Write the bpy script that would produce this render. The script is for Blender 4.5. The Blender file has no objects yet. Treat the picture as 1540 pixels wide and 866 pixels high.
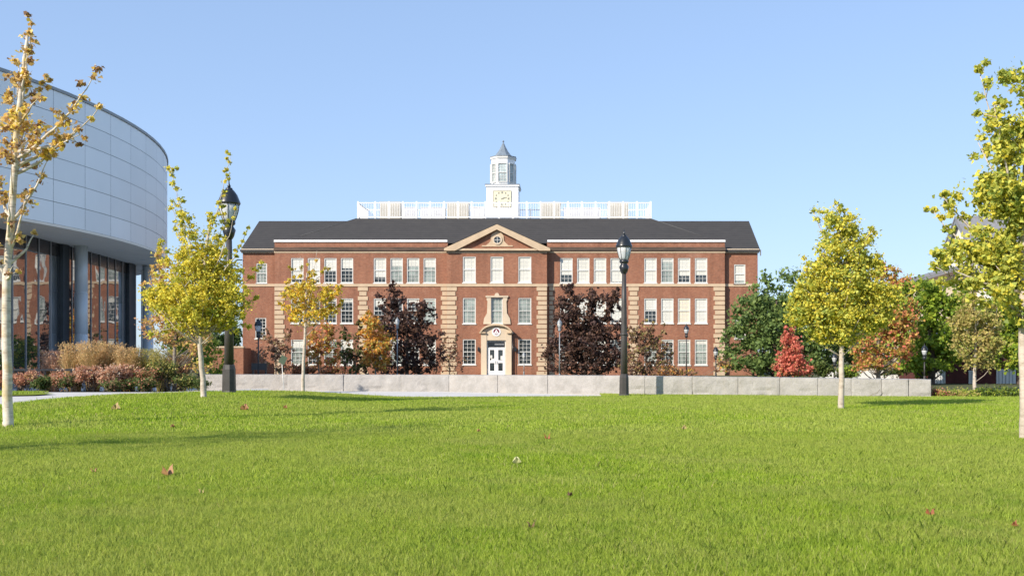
import bpy, math, random
import numpy as np
from mathutils import Vector, Matrix
R = math.radians
PI = math.pi
sc = bpy.context.scene
COL = sc.collection

# ------------------------------------------------------------------ camera, light, exposure
F = 1497.0; PX = 850.0; PY = 540.0; H = 1.06
cam_d = bpy.data.cameras.new('camera'); cam = bpy.data.objects.new('camera', cam_d); COL.objects.link(cam)
cam.location = (0, 0, H); cam.rotation_euler = (R(90), 0, 0)
cam_d.sensor_width = 36; cam_d.lens = 36 * F / 1540
cam_d.shift_x = -(PX - 770) / 1540; cam_d.shift_y = (PY - 433) / 1540
cam_d.clip_start = 0.1; cam_d.clip_end = 4000
cam_d.dof.use_dof = True; cam_d.dof.focus_distance = 17; cam_d.dof.aperture_fstop = 5.6
sc.camera = cam
SUN_EL = 31.0
w = bpy.data.worlds.new('World'); sc.world = w; w.use_nodes = True
nt = w.node_tree; nt.nodes.clear()
sky = nt.nodes.new('ShaderNodeTexSky'); sky.sky_type = 'NISHITA'; sky.sun_disc = False
sky.sun_elevation = R(SUN_EL); sky.sun_rotation = R(225); sky.air_density = 1.0; sky.dust_density = 0.4; sky.ozone_density = 2.2
bg = nt.nodes.new('ShaderNodeBackground'); bg.inputs[1].default_value = 0.15
out = nt.nodes.new('ShaderNodeOutputWorld')
tn = nt.nodes.new('ShaderNodeMix'); tn.data_type = 'RGBA'; tn.blend_type = 'MULTIPLY'; tn.inputs[0].default_value = 1; tn.inputs[7].default_value = (1.36, 1.63, 2.10, 1)
gm = nt.nodes.new('ShaderNodeGamma'); gm.inputs[1].default_value = .45
nt.links.new(sky.outputs[0], gm.inputs[0]); nt.links.new(gm.outputs[0], tn.inputs[6]); nt.links.new(tn.outputs[2], bg.inputs[0]); nt.links.new(bg.outputs[0], out.inputs[0])
sd = bpy.data.lights.new('sun', 'SUN'); sd.energy = 4.2; sd.angle = R(0.55); sd.color = (1.0, 0.90, 0.77)
so = bpy.data.objects.new('sun', sd); COL.objects.link(so)
sv = Vector((1, 1, -math.tan(R(SUN_EL)) * math.sqrt(2)))
so.rotation_euler = sv.to_track_quat('-Z', 'Y').to_euler(); so.location = (-40, -40, 40)
sc.view_settings.view_transform = 'Standard'; sc.view_settings.look = 'None'
sc.view_settings.gamma = 1; sc.view_settings.exposure = 0.62; sc.view_settings.use_curve_mapping = False

# ------------------------------------------------------------------ helpers
def P(x, y, D):
    return Vector(((x - PX) / F * D, D, H + (PY - y) / F * D))
def XX(x, D): return (x - PX) / F * D
def XPX(X, D): return X / D * F + PX
def ZZ(y, D): return H + (PY - y) / F * D
def sm(a, b, t):
    u = np.clip((np.asarray(t, float) - a) / (b - a), 0, 1)
    return u * u * (3 - 2 * u)
def gz(X, Y):
    X = np.asarray(X, float); Y = np.asarray(Y, float)
    z = -.16 * sm(24, 33, Y) - .28 * sm(41, 75, Y)
    z = z + .22 * sm(-4, -8.5, X) * sm(13, 22, Y) * (1 - sm(28, 38, Y))
    z = z + .018 * np.sin(X * .55 + 1) * np.sin(Y * .45) * (1 - sm(26, 31, Y))
    return z
def g(X, Y): return float(gz(X, Y))

WLOC = {}
def tag(o, label=None, cat=None, group=None, kind=None):
    if label: o['label'] = label
    if cat: o['category'] = cat
    if group: o['group'] = group
    if kind: o['kind'] = kind
    return o
def empty(name, loc, label, cat, group=None, rz=0):
    o = bpy.data.objects.new(name, None); COL.objects.link(o); o.location = loc; o.rotation_euler = (0, 0, rz)
    o.empty_display_size = .3
    WLOC[o.name] = Vector(loc); return tag(o, label, cat, group)
def link(name, me, parent=None, loc=None):
    """mesh data in world coordinates relative to loc; loc given in world space (unrotated parents only)"""
    o = bpy.data.objects.new(name, me); COL.objects.link(o)
    loc = Vector(loc) if loc is not None else Vector((0, 0, 0))
    WLOC[o.name] = loc
    if parent is not None:
        o.parent = parent; o.location = loc - WLOC[parent.name]
    else: o.location = loc
    return o
def copy_tree(o, parent=None):
    c = o.copy(); COL.objects.link(c)
    if parent is not None: c.parent = parent
    for ch in o.children: copy_tree(ch, c)
    return c

class MB:
    def __init__(s): s.v = []; s.f = []; s.sm = []
    def add(s, vs, fs, smooth=False):
        n = len(s.v); s.v += [tuple(v) for v in vs]
        for f in fs: s.f.append(tuple(i + n for i in f)); s.sm.append(smooth)
        return s
    def box(s, x0, x1, y0, y1, z0, z1):
        vs = [(x, y, z) for z in (z0, z1) for y in (y0, y1) for x in (x0, x1)]
        return s.add(vs, [(0, 2, 3, 1), (4, 5, 7, 6), (0, 1, 5, 4), (2, 6, 7, 3), (0, 4, 6, 2), (1, 3, 7, 5)])
    def quad(s, a, b, c, d): return s.add([a, b, c, d], [(0, 1, 2, 3)])
    def prism(s, pts, y0, y1):
        """polygon in XZ (counter clockwise seen from -Y), extruded along Y"""
        n = len(pts)
        vs = [(p[0], y0, p[1]) for p in pts] + [(p[0], y1, p[1]) for p in pts]
        fs = [tuple(range(n)), tuple(range(2 * n - 1, n - 1, -1))]
        for i in range(n):
            j = (i + 1) % n; fs.append((i, i + n, j + n, j))
        return s.add(vs, fs)
    def lathe(s, prof, cx=0, cy=0, seg=16, rot=0, smooth=True):
        vs = []; fs = []
        for r, z in prof:
            for k in range(seg):
                a = 2 * PI * k / seg + rot; vs.append((cx + r * math.cos(a), cy + r * math.sin(a), z))
        for i in range(len(prof) - 1):
            for k in range(seg):
                k2 = (k + 1) % seg
                fs.append((i * seg + k, i * seg + k2, (i + 1) * seg + k2, (i + 1) * seg + k))
        s.add(vs, fs, smooth)
        s.add([], []);
        n0 = len(s.v) - len(vs)
        s.f.append(tuple(n0 + k for k in range(seg))[::-1]); s.sm.append(False)
        s.f.append(tuple(n0 + (len(prof) - 1) * seg + k for k in range(seg))); s.sm.append(False)
        return s
    def tube(s, pts, rad, seg=8, smooth=True):
        pts = [Vector(p) for p in pts]; n = len(pts); vs = []; fs = []
        for i, p in enumerate(pts):
            d = (pts[min(i + 1, n - 1)] - pts[max(i - 1, 0)]).normalized()
            a = d.orthogonal().normalized() if i == 0 else (u - d * u.dot(d)).normalized()
            u = a; b = d.cross(a)
            for k in range(seg):
                t = 2 * PI * k / seg; vs.append(p + (a * math.cos(t) + b * math.sin(t)) * rad[i])
        for i in range(n - 1):
            for k in range(seg):
                k2 = (k + 1) % seg
                fs.append((i * seg + k, i * seg + k2, (i + 1) * seg + k2, (i + 1) * seg + k))
        fs.append(tuple(range(seg))[::-1]); fs.append(tuple(range((n - 1) * seg, n * seg)))
        return s.add(vs, fs, smooth)
    def build(s, name, mat, parent=None, loc=None, label=None):
        loc = Vector(loc) if loc is not None else (WLOC[parent.name] if parent is not None else Vector((0, 0, 0)))
        me = bpy.data.meshes.new(name)
        me.from_pydata([(v[0] - loc.x, v[1] - loc.y, v[2] - loc.z) for v in s.v], [], s.f)
        me.polygons.foreach_set('use_smooth', s.sm); me.materials.append(mat); me.update()
        o = link(name, me, parent, loc)
        if label: o['label'] = label
        return o

def quads_mesh(name, V, mat, parent=None, loc=(0, 0, 0), col=None, nper=4):
    """V: (n, nper, 3) numpy, one face each"""
    n = V.shape[0]; loc = np.array(loc, float)
    me = bpy.data.meshes.new(name)
    me.vertices.add(n * nper); me.vertices.foreach_set('co', (V - loc).astype(np.float32).ravel())
    me.loops.add(n * nper); me.loops.foreach_set('vertex_index', np.arange(n * nper, dtype=np.int32))
    me.polygons.add(n); me.polygons.foreach_set('loop_start', np.arange(n, dtype=np.int32) * nper)
    me.polygons.foreach_set('loop_total', np.full(n, nper, np.int32))
    if col is not None:
        at = me.attributes.new('tint', 'FLOAT_COLOR', 'POINT')
        c = np.repeat(np.concatenate([col, np.ones((n, 1))], 1)[:, None, :], nper, 1)
        at.data.foreach_set('color', c.astype(np.float32).ravel())
    me.materials.append(mat); me.update(); me.validate()
    return link(name, me, parent, tuple(loc))

# ------------------------------------------------------------------ materials
class N:
    def __init__(s, name):
        s.m = bpy.data.materials.new(name); s.m.use_nodes = True; s.t = s.m.node_tree; s.n = s.t.nodes; s.L = s.t.links.new
        s.b = s.n['Principled BSDF']; s.c = None
    def new(s, ty, **k):
        o = s.n.new(ty)
        for a, v in k.items(): setattr(o, a, v)
        return o
    def coord(s, kind='Object'):
        return s.new('ShaderNodeTexCoord').outputs[kind]
    def noise(s, scale, detail=4, rough=.6, vec=None, stretch=None):
        t = s.new('ShaderNodeTexNoise'); t.inputs['Scale'].default_value = scale; t.inputs['Detail'].default_value = detail; t.inputs['Roughness'].default_value = rough
        v = vec if vec is not None else s.pos()
        if stretch:
            mp = s.new('ShaderNodeMapping'); mp.inputs['Scale'].default_value = stretch; s.L(v, mp.inputs[0]); v = mp.outputs[0]
        s.L(v, t.inputs['Vector']); return t.outputs['Fac']
    def pos(s):
        return s.new('ShaderNodeNewGeometry').outputs['Position']
    def ramp(s, fac, stops):
        r = s.new('ShaderNodeValToRGB'); e = r.color_ramp.elements
        while len(e) < len(stops): e.new(.5)
        for i, (p, c) in enumerate(stops): e[i].position = p; e[i].color = (*c, 1) if len(c) == 3 else c
        s.L(fac, r.inputs[0]); return r.outputs[0]
    def mix(s, fac, a, b, mode='MIX'):
        m = s.new('ShaderNodeMix', data_type='RGBA', blend_type=mode)
        for sk, v in ((m.inputs[0], fac), (m.inputs[6], a), (m.inputs[7], b)):
            if isinstance(v, (int, float)): sk.default_value = v
            elif isinstance(v, tuple): sk.default_value = (*v, 1)
            else: s.L(v, sk)
        return m.outputs[2]
    def base(s, c):
        if isinstance(c, tuple): s.b.inputs['Base Color'].default_value = (*c, 1)
        else: s.L(c, s.b.inputs['Base Color'])
    def set(s, **k):
        for a, v in k.items(): s.b.inputs[a.replace('_', ' ')].default_value = v
    def bump(s, h, st=.3, dist=.02):
        b = s.new('ShaderNodeBump'); b.inputs['Strength'].default_value = st; b.inputs['Distance'].default_value = dist
        s.L(h, b.inputs['Height']); s.L(b.outputs[0], s.b.inputs['Normal'])

def basic(name, c, rough=.6, var=.12, scale=3, metal=0, spec=.5):
    m = N(name); f = m.noise(scale, 5)
    lo = tuple(x * (1 - var) for x in c); hi = tuple(min(1, x * (1 + var)) for x in c)
    m.base(m.ramp(f, [(.3, lo), (.7, hi)])); m.set(Roughness=rough, Metallic=metal)
    m.b.inputs['Specular IOR Level'].default_value = spec
    return m.m

def mk_brick(name, c1, c2, mortar):
    m = N(name); p = m.pos()
    sx = m.new('ShaderNodeSeparateXYZ'); m.L(p, sx.inputs[0])
    ad = m.new('ShaderNodeMath', operation='ADD'); m.L(sx.outputs[0], ad.inputs[0]); m.L(sx.outputs[1], ad.inputs[1])
    cb = m.new('ShaderNodeCombineXYZ'); m.L(ad.outputs[0], cb.inputs[0]); m.L(sx.outputs[2], cb.inputs[1])
    b = m.new('ShaderNodeTexBrick'); m.L(cb.outputs[0], b.inputs['Vector'])
    b.inputs['Color1'].default_value = (*c1, 1); b.inputs['Color2'].default_value = (*c2, 1); b.inputs['Mortar'].default_value = (*mortar, 1)
    b.inputs['Scale'].default_value = 1; b.inputs['Mortar Size'].default_value = .006; b.inputs['Brick Width'].default_value = .21; b.inputs['Row Height'].default_value = .075
    big = m.noise(.5, 6, .65); sml = m.noise(3.2, 3, .6, stretch=(1, 1, 1.6))
    c = m.mix(.55, b.outputs[0], m.ramp(big, [(.3, (.55, .5, .5)), (.5, (.85, .83, .8)), (.72, (1, 1, 1))]), 'MULTIPLY')
    c = m.mix(.5, c, m.ramp(sml, [(.3, (.68, .62, .6)), (.75, (1, 1, 1))]), 'MULTIPLY')
    # pale efflorescence patches
    ef = m.noise(.32, 7, .7); c = m.mix(m.ramp(ef, [(.60, (0, 0, 0)), (.78, (.35, .35, .35))]), c, (.52, .34, .27))
    st = m.noise(.9, 5, .65, stretch=(1.6, 1.6, .12)); c = m.mix(.6, c, m.ramp(st, [(.32, (.62, .58, .56)), (.55, (1, 1, 1))]), 'MULTIPLY')
    fn = m.noise(9, 2, .8, stretch=(.6, .6, 1.8)); c = m.mix(.5, c, m.ramp(fn, [(.3, (.62, .6, .58)), (.7, (1.25, 1.2, 1.15))]), 'MULTIPLY')
    m.base(c); m.set(Roughness=.88); return m.m
M = {}
M['brick'] = mk_brick('red_brick', (.395, .162, .09), (.31, .118, .068), (.40, .29, .21))
M['brickdark'] = mk_brick('dark_red_brick', (.13, .025, .02), (.10, .02, .018), (.12, .06, .05))
M['stone'] = basic('cream_stone', (.54, .41, .275), .8, .1, 1.5)
M['stonepale'] = basic('pale_stone', (.60, .49, .36), .8, .07, 1.5)
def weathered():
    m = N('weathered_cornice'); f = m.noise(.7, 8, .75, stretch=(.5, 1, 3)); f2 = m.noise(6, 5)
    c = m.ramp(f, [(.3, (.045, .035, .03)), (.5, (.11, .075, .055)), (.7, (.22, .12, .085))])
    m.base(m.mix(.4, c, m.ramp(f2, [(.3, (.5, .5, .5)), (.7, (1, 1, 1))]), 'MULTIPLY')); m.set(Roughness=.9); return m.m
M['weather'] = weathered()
M['white'] = basic('white_paint', (.66, .65, .61), .5, .04, 2)
M['brightwhite'] = basic('bright_white_paint', (.88, .88, .88), .45, .02, 2)
M['roof'] = None
def shingle():
    m = N('asphalt_shingle'); a = m.noise(1.1, 6, .7, stretch=(1, 1, 3)); b = m.noise(9, 3, .7)
    c = m.ramp(a, [(.25, (.042, .040, .040)), (.75, (.066, .062, .059))])
    wv = m.new('ShaderNodeTexWave', wave_type='BANDS', bands_direction='Z'); wv.inputs['Scale'].default_value = 1.35; wv.inputs['Distortion'].default_value = .4; m.L(m.pos(), wv.inputs[0])
    c = m.mix(.35, c, wv.outputs[0], 'MULTIPLY')
    m.base(m.mix(.5, c, m.ramp(b, [(.3, (.6, .6, .6)), (.7, (1, 1, 1))]), 'MULTIPLY')); m.set(Roughness=.9); return m.m
M['roof'] = shingle()
M['flash'] = basic('dull_lead_flashing', (.12, .12, .12), .7, .1)
M['slate'] = basic('blue_grey_slate', (.17, .21, .25), .6, .25, 4)
M['copper'] = basic('grey_lead_sheet', (.20, .235, .27), .55, .2, 5)
def glass(name, c, rough=.06, spec=.6):
    m = N(name); f = m.noise(1.2, 2, stretch=(1, 1, .5))
    m.base(m.ramp(f, [(.35, tuple(x * .6 for x in c)), (.65, tuple(x * 1.25 for x in c))])); m.set(Roughness=rough); m.b.inputs['Specular IOR Level'].default_value = spec
    return m.m
M['glass'] = glass('dark_window_glass', (.035, .045, .05))
M['glasspale'] = glass('pale_sky_curtain_glass', (.27, .31, .28), .12)  # pale tint paints in the sky reflection along with the curtains behind
M['glasscupola'] = glass('pale_cupola_glass', (.42, .50, .50), .1)
def blind():
    m = N('roller_blind'); f = m.noise(.9, 3)
    m.base(m.ramp(f, [(.3, (.58, .57, .50)), (.7, (.67, .66, .60))])); m.set(Roughness=.5)
    return m.m
M['blind'] = blind()
M['blindtan'] = basic('tan_roller_blind', (.66, .60, .47), .5, .05, .9)
M['black'] = basic('black_gloss_metal', (.014, .016, .02), .3, .2, 6, 0, .6)
M['pole'] = basic('dark_bronze_paint', (.05, .045, .042), .5, .2, 5, 0, .5)
M['greypole'] = basic('galvanised_metal', (.28, .30, .31), .5, .1, 5, .3)
M['darkgrey'] = basic('dark_grey_metal', (.045, .055, .065), .4, .15, 3, .3)
def lampglass():
    m = N('frosted_lamp_glass'); m.base((.72, .74, .74)); m.set(Roughness=.25); m.b.inputs['Transmission Weight'].default_value = .35
    return m.m
M['lampglass'] = lampglass()
def granite():
    m = N('rough_granite'); a = m.noise(2.2, 8, .7); b = m.noise(40, 4, .7); v = m.new('ShaderNodeTexVoronoi'); v.inputs['Scale'].default_value = 70; m.L(m.pos(), v.inputs[0])
    c = m.ramp(a, [(.3, (.32, .305, .28)), (.55, (.41, .39, .365)), (.75, (.49, .475, .45))])
    c = m.mix(.35, c, m.ramp(b, [(.35, (.45, .44, .44)), (.6, (1, 1, 1))]), 'MULTIPLY')
    st = m.noise(1.1, 5, .6, stretch=(1, 1, .25)); c = m.mix(m.ramp(st, [(.58, (0, 0, 0)), (.75, (.5, .5, .5))]), c, (.42, .36, .29))
    m.base(c); m.set(Roughness=.85)
    ad = m.new('ShaderNodeMath', operation='ADD'); m.L(m.noise(11, 8, .75), ad.inputs[0]); m.L(b, ad.inputs[1]); m.bump(ad.outputs[0], .8, .022); return m.m
M['granite'] = granite()
def concrete():
    m = N('concrete_paving'); a = m.noise(.8, 7, .65); b = m.noise(30, 3)
    c = m.ramp(a, [(.3, (.54, .52, .49)), (.7, (.66, .635, .60))])
    m.base(m.mix(.12, c, b, 'MULTIPLY')); m.set(Roughness=.9); m.bump(b, .2, .01); return m.m
M['concrete'] = concrete()
def soil(name, c1, c2, c3, s=2.5):
    m = N(name); a = m.noise(s, 8, .75); b = m.noise(s * .2, 4)
    c = m.mix(b, m.ramp(a, [(.3, c1), (.7, c2)]), c3); m.base(c); m.set(Roughness=1); m.b.inputs['Specular IOR Level'].default_value = .1
    m.bump(m.noise(40, 4), .5, .02); return m.m
M['lawn'] = soil('lawn_turf', (.14, .20, .02), (.27, .33, .045), (.24, .28, .045), 6)
M['ground'] = soil('ground_cover', (.05, .075, .02), (.09, .11, .03), (.12, .11, .07))
M['mulch'] = soil('bark_mulch', (.02, .012, .008), (.06, .04, .028), (.03, .02, .015), 12)
def leafmat(name, trans=.35, rough=.55, bright=1.0, patch=False):
    m = N(name); at = m.new('ShaderNodeAttribute', attribute_name='tint')
    col = at.outputs['Color']
    if patch:
        a = m.noise(.55, 4, .6); b = m.noise(2.3, 5, .65); d = m.noise(.16, 3, .5)
        col = m.mix(m.ramp(a, [(.42, (0, 0, 0)), (.66, (.55, .55, .55))]), col, (.44, .46, .13))
        col = m.mix(m.ramp(b, [(.50, (0, 0, 0)), (.74, (.6, .6, .6))]), col, (.16, .32, .018))
        col = m.mix(m.ramp(d, [(.42, (.55, .55, .55)), (.56, (0, 0, 0))]), col, (.43, .49, .10))
    m.L(col, m.b.inputs['Base Color']); m.set(Roughness=rough); m.b.inputs['Specular IOR Level'].default_value = .25
    tr = m.new('ShaderNodeBsdfTranslucent'); m.L(col, tr.inputs[0])
    mx = m.new('ShaderNodeMixShader'); mx.inputs[0].default_value = trans
    m.L(m.b.outputs[0], mx.inputs[1]); m.L(tr.outputs[0], mx.inputs[2]); m.L(mx.outputs[0], m.n['Material Output'].inputs[0])
    return m.m
M['leaf'] = leafmat('leaf_foliage', .4)
M['blade'] = leafmat('grass_blade', .45, .5, patch=True)
def bark(name, c1, c2, s=6):
    m = N(name); a = m.noise(s, 7, .7, stretch=(1, 1, 2.5)); v = m.noise(s * .3, 4)
    c = m.ramp(a, [(.3, c1), (.55, c2)]); m.base(m.mix(.3, c, v, 'MULTIPLY')); m.set(Roughness=.85); m.bump(a, .5, .01); return m.m
M['barkpale'] = bark('pale_bark', (.36, .29, .22), (.60, .52, .43))
def birchbark():
    m = N('birch_bark'); a = m.noise(5, 7, .7, stretch=(1, 1, 2.5)); c = m.ramp(a, [(.3, (.36, .28, .20)), (.55, (.66, .59, .49))])
    li = m.noise(1.6, 4, .6); c = m.mix(m.ramp(li, [(.55, (0, 0, 0)), (.68, (.75, .75, .75))]), c, (.50, .36, .10))
    le = m.noise(9, 3, .5, stretch=(.5, .5, 5)); c = m.mix(m.ramp(le, [(.60, (0, 0, 0)), (.70, (.8, .8, .8))]), c, (.12, .09, .07))
    m.base(c); m.set(Roughness=.85); m.bump(a, .5, .01); return m.m
M['barkbirch'] = birchbark()
M['barkdark'] = bark('dark_bark', (.05, .035, .028), (.12, .09, .07))
M['barkmid'] = bark('grey_bark', (.16, .13, .10), (.30, .26, .21))

# ------------------------------------------------------------------ ground, lawn, paving
def sheet(name, xs, y_of, mat, dz, label, cat=None, kind='structure', ny=60):
    """strip sheet: for each x, ny rows between y0 and y1 = y_of(x)"""
    vs = []; fs = []
    for x in xs:
        y0, y1 = y_of(x)
        for j in range(ny + 1):
            y = y0 + (y1 - y0) * j / ny; vs.append((x, y, g(x, y) + dz))
    for i in range(len(xs) - 1):
        for j in range(ny):
            a = i * (ny + 1) + j; b = a + ny + 1; fs.append((a, b, b + 1, a + 1))
    me = bpy.data.meshes.new(name); me.from_pydata(vs, [], fs); me.materials.append(mat)
    me.polygons.foreach_set('use_smooth', [True] * len(fs)); me.update()
    o = link(name, me); tag(o, label, cat, None, kind); return o
gx = [-1500, -600, -250, -120] + list(np.arange(-80, 80.1, 2)) + [120, 250, 600, 1500]
gy = [-300, -60, -20] + list(np.arange(-6, 130.1, 1.5)) + [180, 300, 700, 2500]
vs = [(x, y, g(x, y) - .06) for x in gx for y in gy]; ny = len(gy)
fs = [(i * ny + j, (i + 1) * ny + j, (i + 1) * ny + j + 1, i * ny + j + 1) for i in range(len(gx) - 1) for j in range(ny - 1)]
me = bpy.data.meshes.new('ground'); me.from_pydata(vs, [], fs); me.materials.append(M['ground']); me.update()
tag(link('ground', me), 'flat ground reaching to the horizon', kind='structure')
EX = [-10.8, -10.7, -10.5, -9.4, -7.3, -4, 1, 6.8, 12.1, 20, 34]
EY = [18.5, 20.2, 23.4, 25.7, 28, 30.4, 31.7, 28.9, 26.3, 23.2, 21]
def edge(x): return float(np.interp(x, EX, EY))
sheet('paving', np.arange(-46, 40.1, .5), lambda x: (8, 74 if x < -11.5 else (46 if x < 11 else 35.5)), M['concrete'], -.02, 'pale concrete paving between the lawn and the granite wall')  # left part runs under the drum, added to bounce light onto its soffit
sheet('lawn', np.arange(-10.8, 34.1, .4), lambda x: (-5, edge(x)), M['lawn'], .008, 'green lawn rising gently toward the granite wall', ny=90)
WX = [(300, 39.5), (430, 39.2), (675, 38), (823, 35.8), (940, 34), (1150, 32.8), (1400, 31)]
def wallD(x): return float(np.interp(x, [a for a, b in WX], [b for a, b in WX]))
wallpts = [(XX(x, D), D) for x, D in WX]
def strip(x):
    wy = float(np.interp(x, [p[0] for p in wallpts], [p[1] for p in wallpts])) - .02
    if x > 11.4: wy = 38.5
    lo = edge(x) + (.55 if x > 2.2 else .05)
    t = min(1, max(0, (x - 1.0) / 1.2)); return (lo, lo + (wy - lo) * t)
sheet('lawn', np.arange(1.0, 34.1, .4), strip, M['lawn'], .01, 'narrow grass strip in front of the granite wall', ny=14)
sheet('lawn', np.arange(-24, -12.49, .25), lambda x: (22.6 + .9 * max(0, (x + 13.4)) ** 1.0, 25.2 - .9 * max(0, (x + 13.4))), M['lawn'], .01, 'small grass patch beyond the path at the left', ny=8)
sheet('planting_bed', np.arange(-30, -11.9, .5), lambda x: (30.6 + .25 * max(0, x + 14), 38.0), M['mulch'], .012, 'dark mulch bed under the shrubs', ny=12)

rng = np.random.default_rng(7)
def lawn_mask(X, Y):
    e = np.interp(X, EX, EY)
    m = (X > -10.75 + .05 * np.sin(Y * 9)) & (Y < e + .05)
    wy = np.interp(X, [p[0] for p in wallpts], [p[1] for p in wallpts]) - .05
    wy = np.where(X > 11.4, 35.8, wy)
    m |= (X > 1.2) & (Y > e + .5) & (Y < wy)
    m |= (X < -13.0) & (X > -24) & (Y > 22.7) & (Y < 25.1)
    return m
def blades(y0, y1, dens, wmul, hmul, seed):
    r = np.random.default_rng(seed)
    xl = lambda y: -(900 / F) * y - 1.0; xr = lambda y: (760 / F) * y + 1.0
    A0, A1 = xl(y1), xr(y1); n = int((A1 - A0) * (y1 - y0) * dens)
    Y = r.uniform(y0, y1, n); X = r.uniform(A0, A1, n)
    k = (X > xl(Y)) & (X < xr(Y)) & lawn_mask(X, Y); X = X[k]; Y = Y[k]; n = len(X)
    Z = gz(X, Y) + .004
    # clumpy height
    cl = .5 + .5 * np.sin(X * 3.1 + 2 * np.sin(Y * 2.3)) * np.sin(Y * 2.7 + 1.7 * np.sin(X * 1.9))
    h = (.032 + .022 * r.random(n) + .012 * cl) * hmul; tall = r.random(n) < .015; h = np.where(tall, h * 1.7, h)
    wd = .0021 * wmul * (.7 + .6 * r.random(n)); a = r.uniform(0, 2 * PI, n)
    # tuft lean
    la = r.uniform(0, 2 * PI, n); lean = r.uniform(.1, .55, n) * h
    dx, dy = np.cos(a) * wd, np.sin(a) * wd; lx, ly = np.cos(la) * lean, np.sin(la) * lean
    V = np.zeros((n, 5, 3))
    V[:, 0] = np.stack([X - dx, Y - dy, Z], 1); V[:, 1] = np.stack([X + dx, Y + dy, Z], 1)
    V[:, 2] = np.stack([X + dx * .7 + lx * .4, Y + dy * .7 + ly * .4, Z + h * .62], 1)
    V[:, 3] = np.stack([X + lx, Y + ly, Z + h * .97], 1)
    V[:, 4] = np.stack([X - dx * .7 + lx * .4, Y - dy * .7 + ly * .4, Z + h * .62], 1)
    t = r.random(n)[:, None]; c1 = np.array([.23, .35, .02]); c2 = np.array([.47, .59, .07]); c3 = np.array([.55, .50, .20])
    c = c1 * (1 - t) + c2 * t; dry = (r.random(n) < .07)[:, None]; c = np.where(dry, c3, c) * (.85 + .3 * r.random((n, 1)))
    return V, c
BV = [blades(3.2, 8, 14500, 1.0, 1, 1), blades(8, 14, 6000, 1.6, 1, 2), blades(14, 36.2, 1000, 3.4, 1.05, 3)]
o = quads_mesh('grass_blades', np.concatenate([b[0] for b in BV]), M['blade'], None, (0, 0, 0), np.concatenate([b[1] for b in BV]), 5)
tag(o, 'short green mown grass covering the lawn', 'grass', kind='stuff')

# ------------------------------------------------------------------ the brick school building
D0 = 96.0; DP = 95.3; DW = 96.5; ZG = -.6
bx0, bx1 = XX(413, D0), XX(1090, D0)
school = empty('school_building', (XX(747.5, DP), D0, ZG), 'long three storey red brick school building with dark pitched roof and white clock cupola', 'building')
S = school
def wall(name, x0, x1, z0, z1, Y, holes, back=.3, mat='brick'):
    xs = sorted({x0, x1} | {h[0] for h in holes} | {h[1] for h in holes}); zs = sorted({z0, z1} | {h[2] for h in holes} | {h[3] for h in holes})
    mb = MB()
    for i in range(len(xs) - 1):
        for j in range(len(zs) - 1):
            cx = (xs[i] + xs[i + 1]) / 2; cz = (zs[j] + zs[j + 1]) / 2
            if any(h[0] < cx < h[1] and h[2] < cz < h[3] for h in holes): continue
            mb.quad((xs[i], Y, zs[j]), (xs[i + 1], Y, zs[j]), (xs[i + 1], Y, zs[j + 1]), (xs[i], Y, zs[j + 1]))
    for a, b, c, d in holes:
        y2 = Y + .22
        mb.quad((a, Y, c), (a, Y, d), (a, y2, d), (a, y2, c)); mb.quad((b, Y, d), (b, Y, c), (b, y2, c), (b, y2, d))
        mb.quad((a, Y, d), (b, Y, d), (b, y2, d), (a, y2, d)); mb.quad((b, Y, c), (a, Y, c), (a, y2, c), (b, y2, c))
    yb = Y + back
    mb.quad((x0, yb, z0), (x0, Y, z0), (x0, Y, z1), (x0, yb, z1)); mb.quad((x1, Y, z0), (x1, yb, z0), (x1, yb, z1), (x1, Y, z1))
    mb.quad((x0, Y, z1), (x1, Y, z1), (x1, yb, z1), (x0, yb, z1)); mb.quad((x1, yb, z0), (x0, yb, z0), (x0, yb, z1), (x1, yb, z1))
    return mb.build(name, M[mat], S)
wmesh = {}
def win_mesh(kind, w, h, frac=0, cols=3, rows=3):
    key = (kind, round(w, 2), round(h, 2), round(frac, 2))
    if key in wmesh: return wmesh[key]
    mb = MB(); t = .085; hw = w / 2
    if kind == 'frame':
        mb.box(-hw, -hw + t, .03, .12, 0, h); mb.box(hw - t, hw, .03, .12, 0, h)
        mb.box(-hw + t, hw - t, .03, .12, h - t, h); mb.box(-hw + t, hw - t, .03, .12, 0, t)
        mb.box(-hw + t, hw - t, .045, .12, h / 2 - .035, h / 2 + .035)
        iw = w - 2 * t
        for k in range(1, cols): mb.box(-hw + t + iw * k / cols - .015, -hw + t + iw * k / cols + .015, .106, .118, t, h - t)
        for s_ in (0, 1):
            z0 = t if s_ == 0 else h / 2 + .035; z1 = h / 2 - .035 if s_ == 0 else h - t
            for k in range(1, rows): mb.box(-hw + t, hw - t, .107, .119, z0 + (z1 - z0) * k / rows - .015, z0 + (z1 - z0) * k / rows + .015)
        mat = M['white']
    elif kind == 'sill':
        mb.box(-hw - .06, hw + .06, -.07, .03, -.10, 0.004); mat = M['stonepale'] if False else M['white']
    elif kind.startswith('pane'):
        mb.box(-hw + .02, hw - .02, .13, .15, .02, h - .02)
        mat = M[{'pane_dark': 'glass', 'pane_pale': 'glasspale', 'pane_cup': 'glasscupola'}[kind]]
    elif kind.startswith('blind'):
        mb.box(-hw + t + .002, hw - t - .002, .122, .127, h - t - (h - 2 * t) * frac, h - t); mat = M['blind' if kind == 'blind' else 'blindtan']
    me = bpy.data.meshes.new(kind); me.from_pydata(mb.v, [], mb.f); me.materials.append(mat); me.update(); wmesh[key] = me
    return me
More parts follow.
